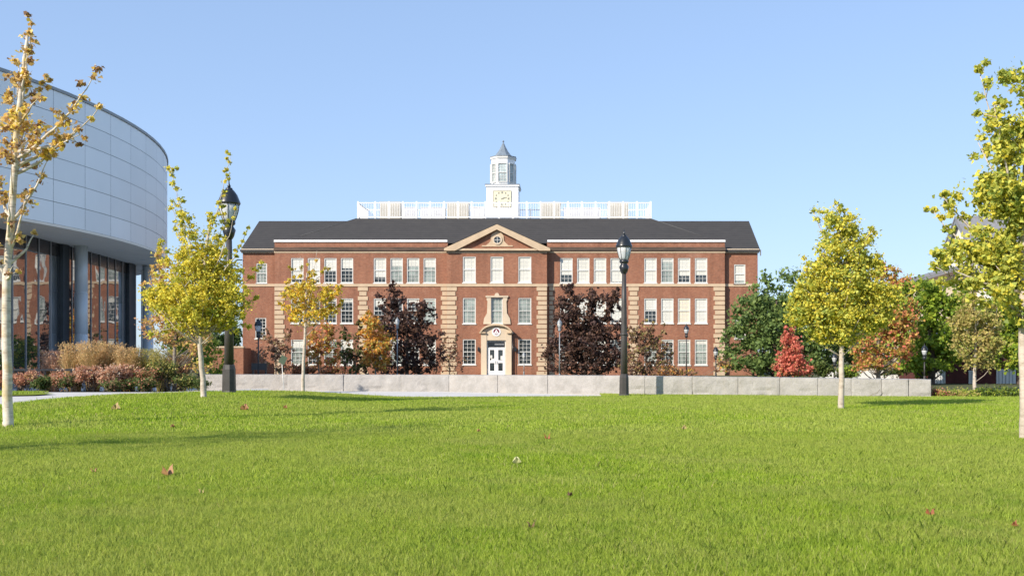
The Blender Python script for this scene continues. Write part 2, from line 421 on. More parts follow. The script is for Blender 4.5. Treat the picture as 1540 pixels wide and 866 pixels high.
def window(cx, z0, w, h, Y, pane='dark', frac=0, tan=False, parent=None, nm='window'):
    p = parent or S
    o = link(nm, win_mesh('frame', w, h), p, (cx, Y, z0))
    link('pane', win_mesh('pane_' + pane, w, h), o, (cx, Y, z0))
    if frac > .02: link('blind', win_mesh('blindtan' if tan else 'blind', w, h, frac), o, (cx, Y, z0))
    link('sill', win_mesh('sill', w, h), o, (cx, Y, z0))
    return o
WW = 18.8 / F * D0
Z3 = (ZZ(425.5, D0), ZZ(388, D0)); Z2 = (ZZ(486, D0), ZZ(448.5, D0)); Z1 = (ZZ(548.5, D0), ZZ(510.5, D0))
ZT = ZZ(362.5, D0)
bays = {'A': [447, 472, 496.8, 521.7], 'B': [571.3, 596.3, 621.2, 646.1], 'C': [851.7, 877.1, 902.3, 927.3], 'D': [978.2, 1003.5, 1028.8, 1054.3]}
fill = {('A', 3): [('dark', .88), ('dark', .9), ('dark', .55), ('dark', .40)], ('B', 3): [('dark', .78), ('pale', .3), ('pale', .3), ('pale', .36)],
        ('C', 3): [('dark', .68), ('dark', 1), ('pale', 1), ('dark', .97)], ('D', 3): [('dark', 1), ('pale', .12), ('dark', .72), ('dark', .7)],
        ('A', 2): [('dark', .08), ('dark', 0), ('dark', .1), ('dark', .12)], ('B', 2): [('dark', .3), ('dark', 0), ('dark', .2), ('pale', .08)],
        ('C', 2): [('dark', .9), ('dark', .95), ('dark', .75), ('dark', .9)], ('D', 2): [('dark', .46), ('dark', 1), ('dark', 1, 1), ('dark', 1)],
        ('A', 1): [('pale', .3), ('dark', .6), ('pale', 0), ('dark', .5)], ('B', 1): [('dark', .3), ('pale', .5), ('dark', .2), ('dark', .4)],
        ('C', 1): [('dark', .2), ('pale', .4), ('dark', .5), ('dark', 0)], ('D', 1): [('pale', .3), ('dark', .08), ('pale', .1), ('pale', .15)]}
holesL, holesR = [], []
for b, xs in bays.items():
    for fl, zz in ((3, Z3), (2, Z2), (1, Z1)):
        for i, x in enumerate(xs):
            cx = XX(x, D0); f = fill[(b, fl)][i]
            (holesL if b in 'AB' else holesR).append((cx - WW / 2, cx + WW / 2, zz[0], zz[1]))
            window(cx, zz[0], WW, zz[1] - zz[0], D0, f[0], f[1], len(f) > 2)
pvx0, pvx1 = XX(672, DP), XX(822.5, DP)
wall('main_wall', bx0, pvx0, ZG, ZT - .14, D0, holesL); wall('main_wall', pvx1, bx1, ZG, ZT - .14, D0, holesR)
mb = MB(); mb.box(bx0, bx0 + .3, D0 + .3, 108, ZG, ZT - .3); mb.box(bx1 - .3, bx1, D0 + .3, 108, ZG, ZT - .3)
# pavilion
ph = []
for x in (705.7, 747.3, 789.2):
    for fl, (ya, yb) in ((3, (425, 386)), (2, (486.5, 448)), (1, (548, 510))):
        if x == 747.3 and fl == 1: continue
        cx = XX(x, DP); wd = (19.5 if x != 747.3 or fl == 3 else 17.5) / F * DP; z0, z1 = ZZ(ya, DP), ZZ(yb, DP)
        ph.append((cx - wd / 2, cx + wd / 2, z0, z1))
        window(cx, z0, wd, z1 - z0, DP, {3: 'pale', 2: 'pale', 1: 'dark'}[fl], 1 if fl == 3 else 0)
dcx = XX(747, DP)
wall('pavilion_wall', pvx0, pvx1, ZG, ZZ(378, DP), DP, ph, back=.9)
# string courses, cornices, parapet
def band(nm, x0, x1, ya, yb, D, proud, mat):
    return MB().box(x0, x1, D - proud, D + .05, ZZ(ya, D), ZZ(yb, D)).build(nm, M[mat], S)
wx0, wx1 = XX(365, DW), XX(1139.5, DW)
for a, b, D in ((bx0 - .03, pvx0 - .02, D0), (pvx1 + .02, bx1 + .03, D0), (pvx0 - .04, pvx1 + .04, DP), (wx0, bx0 - .04, DW), (bx1 + .04, wx1, DW)):
    band('string_course', a, b, 430.8, 426.9, D, .07, 'stone')
for a, b in ((bx0 - .04, pvx0 - .03), (pvx1 + .03, bx1 + .04)):
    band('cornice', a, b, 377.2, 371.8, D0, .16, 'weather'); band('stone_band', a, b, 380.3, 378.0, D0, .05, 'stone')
    band('parapet_coping', a, b, 364, 361, D0, .12, 'brightwhite')
# wings
hw_ = []
for x, ya, yb, wpx, pane, fr, tn in ((393.5, 426, 396, 16, 'pale', 0, 0), (1112.5, 427, 397.5, 17, 'pale', .85, 0), (392, 509, 478, 16.5, 'dark', 0, 0), (1113, 509, 478, 16.5, 'dark', .5, 0)):
    cx = XX(x, DW); wd = wpx / F * DW; z0, z1 = ZZ(ya, DW), ZZ(yb, DW); hw_.append((cx - wd / 2, cx + wd / 2, z0, z1)); window(cx, z0, wd, z1 - z0, DW, pane, fr)
wall('wing_wall', wx0, bx0, ZG, ZZ(380, DW), DW, [h for h in hw_ if h[0] < 0]); wall('wing_wall', bx1, wx1, ZG, ZZ(380, DW), DW, [h for h in hw_ if h[0] > 0])
for a, b in ((wx0 - .1, bx0 - .05), (bx1 + .05, wx1 + .1)):
    band('eaves_board', a, b, 380.6, 374.5, DW, .22, 'stonepale')
# side and rear walls with gables (ridge depth 102)
YR, YB = 102.2, 108.0; zr = ZZ(332.5, YR); ze = ZZ(376, DW)
mb = MB()
for xa, xb in ((wx0, wx0 + .3), (wx1 - .3, wx1)):
    pts = [(DW + .3, ZG), (YB, ZG), (YB, ze), (YR, zr - .1), (DW + .3, ze + .1)]
    n = len(pts); vs = [(xa, p[0], p[1]) for p in pts] + [(xb, p[0], p[1]) for p in pts]
    mb.add(vs, [tuple(range(n)), tuple(range(2 * n - 1, n - 1, -1))] + [(i, i + n, (i + 1) % n + n, (i + 1) % n) for i in range(n)])
mb.box(wx0 + .3, wx1 - .3, YB - .3, YB, ZG, ze)
mb.build('rear_wall', M['brick'], S)
# main roof (thick slab, gabled) plus raised centre with flat deck
mb = MB(); a, b = wx0 - .15, wx1 + .2; yf = DW - .35; sl = (zr - ze) / (YR - DW)
zf = ze - sl * .1
def slab(mb, p, t=.14):
    q = [(x, y, z - t) for x, y, z in p]; n = len(p)
    mb.add(list(p) + q, [tuple(range(n)), tuple(range(2 * n - 1, n - 1, -1))] + [(i, i + n, (i + 1) % n + n, (i + 1) % n) for i in range(n)])
slab(mb, [(a, yf, zf), (b, yf, zf), (b, YR, zr), (a, YR, zr)]); slab(mb, [(a, YR + .001, zr), (b, YR + .001, zr), (b, YB + .3, ze), (a, YB + .3, ze)])
roof = mb.build('roof', M['roof'], S)
YDk = 101.2; zd = ZZ(328.6, YDk); yb_ = 96.45; zb_ = ZT - .16
c0, c1, c2, c3 = XX(418, yb_), XX(1086, yb_), XX(536, YDk), XX(978, YDk)
mb = MB(); yk2 = 106.5
mb.add([(c0, yb_, zb_), (c1, yb_, zb_), (c3, YDk, zd), (c2, YDk, zd), (c2, yk2, zd), (c3, yk2, zd), (c0, 108.1, zb_), (c1, 108.1, zb_)],
       [(0, 1, 2, 3), (3, 2, 5, 4), (0, 3, 4, 6), (1, 7, 5, 2), (4, 5, 7, 6)])
mb.build('centre_roof', M['roof'], S)
MB().tube([(c2, YDk, zd + .01), (c0 * .72 + c2 * .28, yb_ * .72 + YDk * .28, zb_ * .72 + zd * .28 + .03)], [.022, .022], 5).build('hip_flashing', M['flash'], S)
MB().tube([(c3, YDk, zd + .01), (c1 * .72 + c3 * .28, yb_ * .72 + YDk * .28, zb_ * .72 + zd * .28 + .03)], [.022, .022], 5).build('hip_flashing', M['flash'], S)
# grey end flashing on the right gable
MB().box(wx1 + .2, wx1 + .27, yf - .02, yf + .3, zf - .5, zf + .05).build('gutter_end', M['greypole'], S)
# pediment
ax, az = XX(747.5, DP), ZZ(338, DP); lx, lz = XX(668.5, DP), ZZ(377.6, DP); rx = XX(827.5, DP)
th = 6.8 / F * DP
mb = MB(); y0, y1 = DP - .42, DP + .2
mb.prism([(lx, lz), (lx + 1.05, lz), (ax, az - th * 1.15), (rx - 1.05, lz), (rx, lz), (rx, lz + .22), (ax, az), (lx, lz + .22)], y0, y1)
ped = mb.build('pediment', M['stone'], S)
mb = MB(); mb.box(lx + .62, rx - .62, DP - .30, DP + .1, ZZ(377.2, DP), ZZ(374.2, DP)); mb.build('pediment_cornice', M['stone'], ped)
MB().box(pvx0 - .1, pvx1 + .1, DP - .2, DP - .0, ZZ(378.4, DP), ZZ(377.3, DP)).build('pediment_painted_shadow', M['weather'], ped)  # dark strip standing in for the shadow line under the pediment cornice
band('stone_band', pvx0 - .03, pvx1 + .03, 380.6, 378.6, DP, .06, 'stone')
MB().prism([(lx + .7, ZZ(374.4, DP)), (rx - .7, ZZ(374.4, DP)), (ax, az - th * .9)], DP - .02, DP + .5).build('tympanum', M['brick'], ped)
# oculus with carved surround
ox, oz = XX(748, DP), ZZ(361, DP); k = DP / F
prof = [(-24, 10), (24, 10), (22.5, 8), (17, 8.2), (13, 5), (10, 1), (9.5, -6), (7, -9.5), (3, -12.5), (0, -14), (-3, -12.5), (-7, -9.5), (-9.5, -6), (-10, 1), (-13, 5), (-17, 8.2), (-22.5, 8)]
sur = MB().prism([(ox + x * k, oz - y * k) for x, y in prof], DP - .09, DP + .05).build('oculus_surround', M['stone'], ped)
def disc(cx, cz, r, y0, y1, seg=28, ry=None):
    ry = ry or r
    return MB().prism([(cx + r * math.cos(2 * PI * i / seg), cz + ry * math.sin(2 * PI * i / seg)) for i in range(seg)], y0, y1)
def ring(cx, cz, r0, r1, y0, y1, seg=28):
    mb = MB(); vs = []; fs = []
    for i in range(seg):
        a = 2 * PI * i / seg
        for r, y in ((r0, y0), (r1, y0), (r1, y1), (r0, y1)): vs.append((cx + r * math.cos(a), y, cz + r * math.sin(a)))
    for i in range(seg):
        j = (i + 1) % seg
        for q in range(4): q2 = (q + 1) % 4; fs.append((i * 4 + q, i * 4 + q2, j * 4 + q2, j * 4 + q))
    return mb.add(vs, fs)
oc = ring(ox, oz, 5 * k, 7.2 * k, DP - .16, DP - .08).build('oculus', M['stonepale'], ped)
# pavilion roof running back into the main roof
mb = MB(); zq = az - .02; yq = YR - (zr - zq) / sl + .8
hx0, hx1, hz = lx - .02, rx + .02, lz + .24
mb.add([(hx0, DP - .45, hz), (ax, DP - .45, zq + .03), (hx1, DP - .45, hz), (hx0, 98.0, hz), (ax, yq, zq + .03), (hx1, 98.0, hz)], [(0, 1, 4, 3), (1, 2, 5, 4), (3, 4, 5)])
for i in range(len(mb.v)): mb.v[i] = (mb.v[i][0], mb.v[i][1], mb.v[i][2] + .012)
mb.build('pavilion_roof', M['roof'], S)
MB().box(ox - 5 * k, ox + 5 * k, DP - .13, DP - .11, oz - .02, oz + .02).box(ox - .02, ox + .02, DP - .132, DP - .112, oz - 5 * k, oz + 5 * k).build('glazing_bar', M['white'], oc if False else ped)
disc(ox, oz, 5.2 * k, DP - .105, DP - .095).build('oculus_pane', M['glass'], ped)
# quoins
def quoin(xa, xb, D, side, proud=.06):
    mb = MB(); y = 431.6; i = 0; pitch = 7.05
    while y < 566:
        e = 0 if i % 2 == 0 else 2.2
        xl, xr_ = xa + (e if side != 'l' else 0), xb - (e if side != 'r' else 0)
        mb.box(XX(xl, D), XX(xr_, D), D - proud, D + .04, ZZ(y + pitch - 1.35, D), ZZ(y, D)); y += pitch; i += 1
    return mb.build('quoin_strip', M['stone'], S)
for xa, xb, D, s_ in ((413, 428.5, D0, 'l'), (538.3, 553.5, D0, ''), (663, 671.9, D0, 'r'), (672, 687, DP, 'l'), (807, 822.5, DP, 'r'), (826, 833.5, D0, 'l'), (945, 960.6, D0, ''), (1073, 1090, D0, 'r')):
    quoin(xa, xb, D, s_)
# centre window surround
wcx = XX(747.5, DP)
pr = [(-20.5, 486.8), (20.5, 486.8), (19.5, 479), (15, 471), (14.2, 452), (15.5, 450), (15.5, 446.6), (4, 446.0), (3, 442), (0, 440.5), (-3, 442), (-4, 446.0), (-15.5, 446.6), (-15.5, 450), (-14.2, 452), (-15, 471), (-19.5, 479)]
hwx = 9.0
left = [(-20.5, 487.3), (-hwx, 487.3), (-hwx, 447.2), (-15.5, 447.2), (-15.5, 451), (-14.2, 453), (-15, 471), (-19.5, 479)]
mb = MB(); mb.prism([(wcx + x * k, ZZ(y, DP)) for x, y in left], DP - .12, DP + .04)
mb.prism([(wcx - x * k, ZZ(y, DP)) for x, y in left][::-1], DP - .12, DP + .04)
mb.prism([(wcx + x * k, ZZ(y, DP)) for x, y in [(-17, 447.1), (17, 447.1), (17, 444.8), (4, 444.8), (2.5, 441.5), (0, 440.5), (-2.5, 441.5), (-4, 444.8), (-17, 444.8)]], DP - .18, DP + .04)
mb.build('window_surround', M['stonepale'], S)
# entrance
ez = lambda y: ZZ(y, DP)
mb = MB()
mb.box(XX(723.8, DP), XX(732.2, DP), DP - .35, DP + .05, ZG, ez(501)); mb.box(XX(761, DP), XX(769.5, DP), DP - .35, DP + .05, ZG, ez(501))
arc = [(math.cos(t), math.sin(t)) for t in np.linspace(PI * .93, PI * .07, 15)]
body = [(XX(723.8, DP), ez(501)), (XX(723.8, DP), ez(511.5)), (XX(769.5, DP), ez(511.5)), (XX(769.5, DP), ez(501))]
acx = XX(746.7, DP)
top = [(acx + 22.4 * k * c, ez(503) + 13.0 * k * s) for c, s in arc[::-1]]
mb.prism([(XX(732.25, DP), ez(511.6)), (XX(760.95, DP), ez(511.6)), (XX(760.95, DP), ez(501)), (XX(769.5, DP), ez(501))] + top + [(XX(723.8, DP), ez(501)), (XX(732.25, DP), ez(501))], DP - .3, DP + .05)
ent = mb.build('entrance_surround', M['stonepale'], S)
inner = [(acx + 22.8 * k * c, ez(503) + 13.4 * k * s) for c, s in arc]; outer = [(acx + 24.8 * k * c, ez(503) + 16.2 * k * s) for c, s in arc]
mb = MB(); mb.prism(inner + outer[::-1], DP - .62, DP + .05)
mb.box(XX(721.6, DP), XX(731, DP), DP - .55, DP, ez(501.3), ez(499.3)); mb.box(XX(762.5, DP), XX(772, DP), DP - .55, DP, ez(501.3), ez(499.3))
mb.build('arched_hood', M['stone'], ent)
em = disc(XX(746.8, DP), ez(499.0), 6.5 * k, DP - .35, DP - .28).build('round_emblem', M['brightwhite'], ent)
M['maroon'] = basic('maroon_paint', (.17, .02, .05), .5, .05)
ex, ezz = XX(746.8, DP), ez(499.0)
disc(ex, ezz, 4.6 * k, DP - .362, DP - .352).build('emblem_disc', M['maroon'], ent)
mb = MB(); u = k
mb.prism([(ex - 2.9 * u, ezz - 1.4 * u), (ex - 1.2 * u, ezz - 1.4 * u), (ex, ezz + .5 * u), (ex, ezz + 3.6 * u)], DP - .375, DP - .364)
mb.prism([(ex, ezz + 3.6 * u), (ex, ezz + .5 * u), (ex + 1.2 * u, ezz - 1.4 * u), (ex + 2.9 * u, ezz - 1.4 * u)], DP - .376, DP - .365)
mb.prism([(ex - 4.4 * u, ezz - 1.7 * u), (ex - 4.0 * u, ezz - 3.2 * u), (ex + 4.0 * u, ezz - 3.2 * u), (ex + 4.4 * u, ezz - 1.7 * u)], DP - .377, DP - .366)
mb.build('emblem_mark', M['brightwhite'], ent)
dx0, dx1 = XX(732.3, DP), XX(760.9, DP); dm = (dx0 + dx1) / 2; dz1 = ez(511.7); dzt = ez(522.5); DY = DP - .1
mb = MB(); mb.box(dx0, dx1, DY - .02, DY + .08, ZG, dz1 - .02); df = mb.build('door_frame', M['white'], ent)
MB().box(dx0 + .12, dx1 - .12, DY - .06, DY - .025, ez(521.8), ez(513.8)).build('transom_panel', M['black'], ent)
M['greytext'] = basic('grey_sign_lettering', (.22, .23, .24), .6, .5, 30)
mb = MB()
for i in range(8):
    xx = XX(744.2, DP) + i * .115; mb.box(xx, xx + .085, DY - .066, DY - .062, ez(518.9), ez(516.4))
mb.build('sign_lettering', M['greytext'], ent)
def panel_door(xa, xb):
    mb = MB(); zt = ez(522.8); zb = ZG + .12; t = .17; zm0, zm1 = ez(545.5), ez(543.2) + .10
    Yd0, Yd1 = DY - .075, DY - .022
    mb.box(xa, xa + t, Yd0, Yd1, zb, zt); mb.box(xb - t, xb, Yd0, Yd1, zb, zt); mb.box(xa + t, xb - t, Yd0, Yd1, zt - .2, zt); mb.box(xa + t, xb - t, Yd0, Yd1, zm0, zm1); mb.box(xa + t, xb - t, Yd0, Yd1, zb, ez(557.5))
    d = mb.build('door', M['brightwhite'], S)
    mb = MB(); mb.box(xa + t, xb - t, DY - .045, DY - .03, ez(557.5) + .005, zm0 - .005); mb.box(xa + t, xb - t, DY - .045, DY - .03, zm1 + .005, zt - .205); mb.build('pane', M['glass'], d)
    return d
dl = panel_door(dx0 + .12, dm - .01); dr = panel_door(dm + .01, dx1 - .12)
MB().box(dx0 + .42, dx0 + .75, DY - .05, DY - .046, ez(543), ez(539)).box(dx0 + .33, dx0 + .52, DY - .0502, DY - .047, ez(538.5), ez(534)).build('paper_notice', M['white'], dl)
MB().box(dm + .40, dm + .62, DY - .05, DY - .046, ez(541), ez(535)).build('paper_notice', M['white'], dr)
for xa in (dm - .11, dm + .07): MB().box(xa, xa + .03, DY - .14, DY - .11, ez(548), ez(542)).build('handle', M['greypole'], dl if xa < dm else dr)
for x in (720.2, 775.2):
    lx_ = XX(x, DP); o = MB().box(lx_ - .1, lx_ + .1, DP - .28, DP - .08, ez(528), ez(523.5)).box(lx_ - .05, lx_ + .05, DP - .08, DP + .01, ez(525), ez(522.5)).lathe([(.13, ez(523.5)), (.03, ez(521.5))], lx_, DP - .18, 8).build('wall_lantern', M['black'], S)
MB().lathe([(.16, ez(501)), (.19, ez(502.5)), (.02, ez(499.0))][::-1], XX(772.8, DP), DP - .55, 8).tube([(XX(771.5, DP), DP - .3, ez(500)), (XX(771.5, DP), DP - .34, ez(562))], [.035, .035], 6).build('hanging_lantern', M['black'], S)
MB().box(XX(716, DP), XX(778, DP), DP - 2.2, DP - .36, ZG - .1, ZG + .17).build('entrance_step', M['stonepale'], S)
MB().tube([(wx0 - .02, DW - .05, ZZ(391, DW)), (wx0 - .5, DW - .2, ZZ(391, DW)), (wx0 - .5, DW - .2, ZZ(392.3, DW))], [.05, .05, .09], 6).build('wall_bracket', M['black'], S)
# low brick area wall west of the building
# cupola
YC = 103.0; kc = YC / F; cz = lambda y: ZZ(y, YC); X0, X1 = XX(731.5, YC), XX(779.3, YC); ccx = (X0 + X1) / 2; hw2 = (X1 - X0) / 2; CY = YC + hw2
cup = MB().box(X0, X1, YC, YC + 2 * hw2, zd - .3, cz(279)).build('cupola', M['brightwhite'], S)
MB().box(X0 - .12, X1 + .12, YC - .12, YC + 2 * hw2 + .12, cz(280.2), cz(278.2)).build('cupola_cornice', M['brightwhite'], cup)
MB().box(X0 - .16, X1 + .16, YC - .16, YC + 2 * hw2 + .16, cz(278.1), cz(277)).build('cupola_flashing', M['copper'], cup)
MB().box(X0 - .02, X1 + .02, YC - .06, YC, zd - .02, zd + .1).build('cupola_base_board', M['roof'], cup)
def octo(r, z0, z1, mb, r1=None):
    return mb.lathe([(r, z0), (r1 or r, z1)], ccx, CY, 8, PI / 8, False)
ro = hw2 * .80; ap = ro * math.cos(PI / 8)
mb = MB(); octo(ro, cz(276.9), cz(234.6), mb); mb.build('belfry', M['brightwhite'], cup)
mb = MB(); octo(ro + .12, cz(236.5), cz(233.6), mb); octo(ro + .08, cz(276.9), cz(275.4), mb); mb.build('belfry_cornice', M['white'], cup)
mb = MB(); octo(ro + .16, cz(233.5), cz(232.6), mb); mb.build('belfry_flashing', M['copper'], cup)
mb = MB(); mb.lathe([(ro * .84, cz(232.5)), (ro * .62, cz(228.5)), (ro * .40, cz(223)), (ro * .2, cz(216)), (ro * .09, cz(211.5)), (.05, cz(209.5))], ccx, CY, 8, PI / 8, False); mb.build('spire', M['slate'], cup)
mb = MB(); mb.lathe([(.04, cz(210)), (.04, cz(208.8)), (.11, cz(208.2)), (.11, cz(207.2)), (.02, cz(206))], ccx, CY, 8); mb.build('finial', M['copper'], cup)
for q in range(8):      # a tall sash window in each face
    a = q * PI / 4 - PI / 2; wd = 1.02 if q % 2 == 0 else .62; hh = cz(243.8) - cz(273)
    o = link('belfry_window', win_mesh('frame', wd, hh), cup, (ccx, CY, cz(273)))
    p = link('pane', win_mesh('pane_cup', wd, hh), cup, (ccx, CY, cz(273)))
    for t in (o, p):
        dd = Vector((math.cos(a), math.sin(a), 0)) * (ap + .16)
        t.location = t.location + dd; t.rotation_euler = (0, 0, a + PI / 2)
cf = MB().box(XX(742.1, YC), XX(768.6, YC), YC - .07, YC - .001, cz(311), cz(287.2)).build('clock_face', basic('cream_clock_face', (.70, .66, .48), .5, .05, 3), cup)
qx, qz = XX(755.3, YC), cz(299)
mb = MB()
M['clockgrey'] = basic('grey_clock_numerals', (.23, .23, .2), .6, .1)
for h_ in range(12):
    a = h_ * PI / 6; rr = 9.6 * kc * (1.0 if h_ % 3 == 0 else 1.06); px_, pz_ = qx + rr * math.sin(a), qz + rr * math.cos(a) * .95; s_ = .09 if h_ % 3 == 0 else .065
    mb.box(px_ - s_, px_ + s_, YC - .078, YC - .072, pz_ - s_ * 1.2, pz_ + s_ * 1.2)
mb.build('clock_numerals', M['clockgrey'], cup)
mb = MB()
for ang, L_, w_ in ((R(74), .50, .035), (R(66), .34, .055), (R(250), .14, .05)):
    d = Vector((math.sin(ang), math.cos(ang))); n_ = Vector((d.y, -d.x))
    p0 = Vector((qx, qz)); pts = [p0 - n_ * w_, p0 + n_ * w_, p0 + d * L_ + n_ * w_ * .5, p0 + d * L_ - n_ * w_ * .5]
    mb.prism([tuple(p) for p in pts], YC - .095 - w_ * .1, YC - .085)
mb.build('clock_hands', M['clockgrey'], cup)
fr_ = MB(); a0, a1, b0, b1 = XX(741.6, YC), XX(769.1, YC), cz(311.5), cz(286.7)
fr_.box(a0, a1, YC - .1, YC, b0, b0 + .05).box(a0, a1, YC - .1, YC, b1 - .05, b1).box(a0, a0 + .05, YC - .1, YC, b0 + .05, b1 - .05).box(a1 - .05, a1, YC - .1, YC, b0 + .05, b1 - .05).build('clock_frame', basic('tan_clock_frame', (.45, .41, .3), .6, .1), cup)
# roof enclosure railing on the deck
YF = YDk + .25; kf = YF / F; zb0 = zd + .12; zt0 = ZZ(304.5, YF)
posts = [538.5] + [564.5 + 20.7 * i for i in range(0, 21)]
posts = [p for p in posts if p < 979]
rail = empty('roof_railing', (XX(757, YF), YF, zd), 'white picket equipment railing standing along the flat roof ridge either side of the cupola', 'railing')
xe = [XX(p, YF) for p in posts]; YK = 106.2
for x in xe: MB().box(x - .075, x + .075, YF - .075, YF + .075, zd, zt0 + .1).build('post', M['brightwhite'], rail)
def railpanel(pa, pb):
    (xa, ya), (xb, yb) = pa, pb; L_ = math.hypot(xb - xa, yb - ya); n_ = max(2, int(L_ / .17)); mb = MB(); ux, uy = (xb - xa) / L_, (yb - ya) / L_
    def bar(s0, s1, h_, z0, z1):
        c_ = [(xa + ux * s + uy * e, ya + uy * s - ux * e) for s, e in ((s0, -h_), (s1, -h_), (s1, h_), (s0, h_))]
        mb.add([(x, y, z) for z in (z0, z1) for x, y in c_], [(0, 3, 2, 1), (4, 5, 6, 7), (0, 1, 5, 4), (1, 2, 6, 5), (2, 3, 7, 6), (3, 0, 4, 7)])
    bar(.08, L_ - .08, .04, zt0 - .1, zt0); bar(.08, L_ - .08, .035, zb0, zb0 + .09)
    for i in range(1, n_): s = L_ * i / n_; bar(s - .017, s + .017, .017, zb0 + .09, zt0 - .1)
    mb.build('picket_panel', M['brightwhite'], rail)
for i in range(len(xe) - 1): railpanel((xe[i], YF), (xe[i + 1], YF))
rx_ = [xe[0], ] + [xe[0] + (xe[-1] - xe[0]) * i / 12 for i in range(1, 13)]
for i, x in enumerate(rx_):
    MB().box(x - .075, x + .075, YK - .075, YK + .075, zd, zt0 + .1).build('post', M['brightwhite'], rail)
    if i: railpanel((rx_[i - 1], YK), (x, YK))
railpanel((xe[0], YF), (xe[0], YK)); railpanel((xe[-1], YF), (xe[-1], YK))
M['beige'] = basic('beige_unit_metal', (.50, .47, .40), .6, .08, 1)
M['palegrey'] = basic('pale_unit_metal', (.62, .63, .66), .5, .06, 1)
YU = 103.8
for xa, xb, yt, mt, lb in ((571, 602, 303.5, 'beige', 'beige louvred rooftop unit behind the left end of the white railing'), (606, 625, 311.5, 'palegrey', 'small pale grey rooftop unit right of the leftmost beige unit'),
                           (633, 668, 311.5, 'palegrey', 'wide pale grey rooftop unit behind the railing left of the tall beige unit'), (672, 704, 303.8, 'beige', 'beige rooftop unit just left of the clock cupola'),
                           (708, 727, 311, 'palegrey', 'pale grey rooftop unit touching the left side of the clock cupola'), (812, 843, 303.8, 'beige', 'beige louvred rooftop unit just right of the clock cupola'),
                           (848, 902, 312, 'palegrey', 'long low pale grey rooftop unit right of the clock cupola'), (914, 945, 303.8, 'beige', 'beige louvred rooftop unit behind the right end of the white railing')):
    A, B = XX(xa, YU), XX(xb, YU); u_ = empty('rooftop_unit', ((A + B) / 2, YU, zd), lb, 'rooftop unit', 'rooftop units behind the railing')
    zt_ = ZZ(yt, YU); MB().box(A, B, YU, YU + 1.6, zd + .15, zt_ - .1).build('cabinet', M[mt], u_)
    MB().box(A - .04, B + .04, YU - .04, YU + 1.64, zt_ - .1, zt_).build('lid', M[mt], u_)
    mb = MB(); z_ = zd + .35
    while z_ < zt_ - .35: mb.box(A + .12, (A + B) / 2 - .05, YU - .03, YU, z_, z_ + .06); mb.box((A + B) / 2 + .05, B - .12, YU - .03, YU, z_, z_ + .06); z_ += .13
    mb.build('louvre_panel', M['beige' if mt == 'beige' else 'palegrey'], u_)
    MB().box(A + .1, A + .25, YU + .1, YU + 1.5, zd, zd + .15).box(B - .25, B - .1, YU + .1, YU + 1.5, zd, zd + .15).build('skid', M['darkgrey'], u_)

# low brick area wall at the left of the school
aw = empty('area_wall', (XX(345, 94), 94, ZG), 'low red brick wall with stone coping left of the school building', 'wall')
MB().box(XX(318, 94), XX(366, 94), 94, 94.4, ZG, ZZ(523, 94)).box(XX(366, 94) - .4, XX(366, 94), 94.4, 96.3, ZG, ZZ(523, 94)).build('brickwork', M['brick'], aw)
MB().box(XX(317.4, 94), XX(366.6, 94), 93.93, 94.47, ZZ(523, 94), ZZ(520.5, 94)).build('coping', M['stone'], aw)

# ------------------------------------------------------------------ drum-shaped gymnasium at the left
GC = (-47.4, 45.3); GR = 27.2; GZB = H + 5.46; GZT = H + 10.87
gym = empty('arts_building', (GC[0], GC[1], 0), 'large drum shaped building clad in silver blue metal panels over a recessed glass wall', 'building')
def alu():
    m = N('brushed_metal_panel'); a = m.noise(.35, 3); at = m.new('ShaderNodeAttribute', attribute_name='tint')
    m.base(m.mix(.25, at.outputs['Color'], m.ramp(a, [(.3, (.8, .8, .8)), (.7, (1, 1, 1))]), 'MULTIPLY')); m.set(Roughness=.5, Metallic=.5); return m.m
rr = np.random.default_rng(3); rows = 6; rh = (GZT - GZB) / rows; pw = 2.05 / GR; Q = []; C_ = []
a0 = -1.62
n_p = int(4.0 / pw)
for j in range(rows):
    for i in range(n_p):
        t = .95 + .07 * rr.random(); ca = np.array([.76, .79, .80]) * t
        for s_ in range(3):
            p, q = a0 + (i + s_ / 3) * pw, a0 + (i + (s_ + 1) / 3) * pw
            if s_ == 0: p += .008 / GR
            if s_ == 2: q -= .008 / GR
            z0, z1 = GZB + j * rh + .010, GZB + (j + 1) * rh - .010
            Q.append([[GC[0] + GR * math.cos(p), GC[1] + GR * math.sin(p), z0], [GC[0] + GR * math.cos(q), GC[1] + GR * math.sin(q), z0], [GC[0] + GR * math.cos(q), GC[1] + GR * math.sin(q), z1], [GC[0] + GR * math.cos(p), GC[1] + GR * math.sin(p), z1]]); C_.append(ca)
quads_mesh('metal_panels', np.array(Q), alu(), gym, tuple(WLOC[gym.name]), np.array(C_))
mb = MB(); mb.lathe([(GR - .03, GZB + .01), (GR - .03, GZT - .02)], GC[0], GC[1], 120); mb.build('drum_wall', basic('dull_blue_grey_metal', (.26, .29, .31), .5, .1, 2, .4), gym)
mb = MB(); mb.lathe([(GR - .1, GZT), (GR + .06, GZT), (GR + .06, GZT + .12), (GR - .1, GZT + .12)], GC[0], GC[1], 120, smooth=False); mb.build('roof_edge', M['greypole'], gym)
mb = MB(); mb.lathe([(GR, GZB - .10), (GR + .02, GZB - .10), (GR + .02, GZB - .003), (GR, GZB - .003)], GC[0], GC[1], 120, smooth=False)
mb.build('soffit', basic('grey_beige_soffit', (.80, .75, .66), .8, .04, 1), gym)
def GXf(Y): return -23.25 - .05 * (Y - 42.4) - .0028 * (Y - 42.4) ** 2
def facade(Y): return Vector((GXf(Y), Y, 0))
ys = [36.0 + i * 1.16 for i in range(19)]
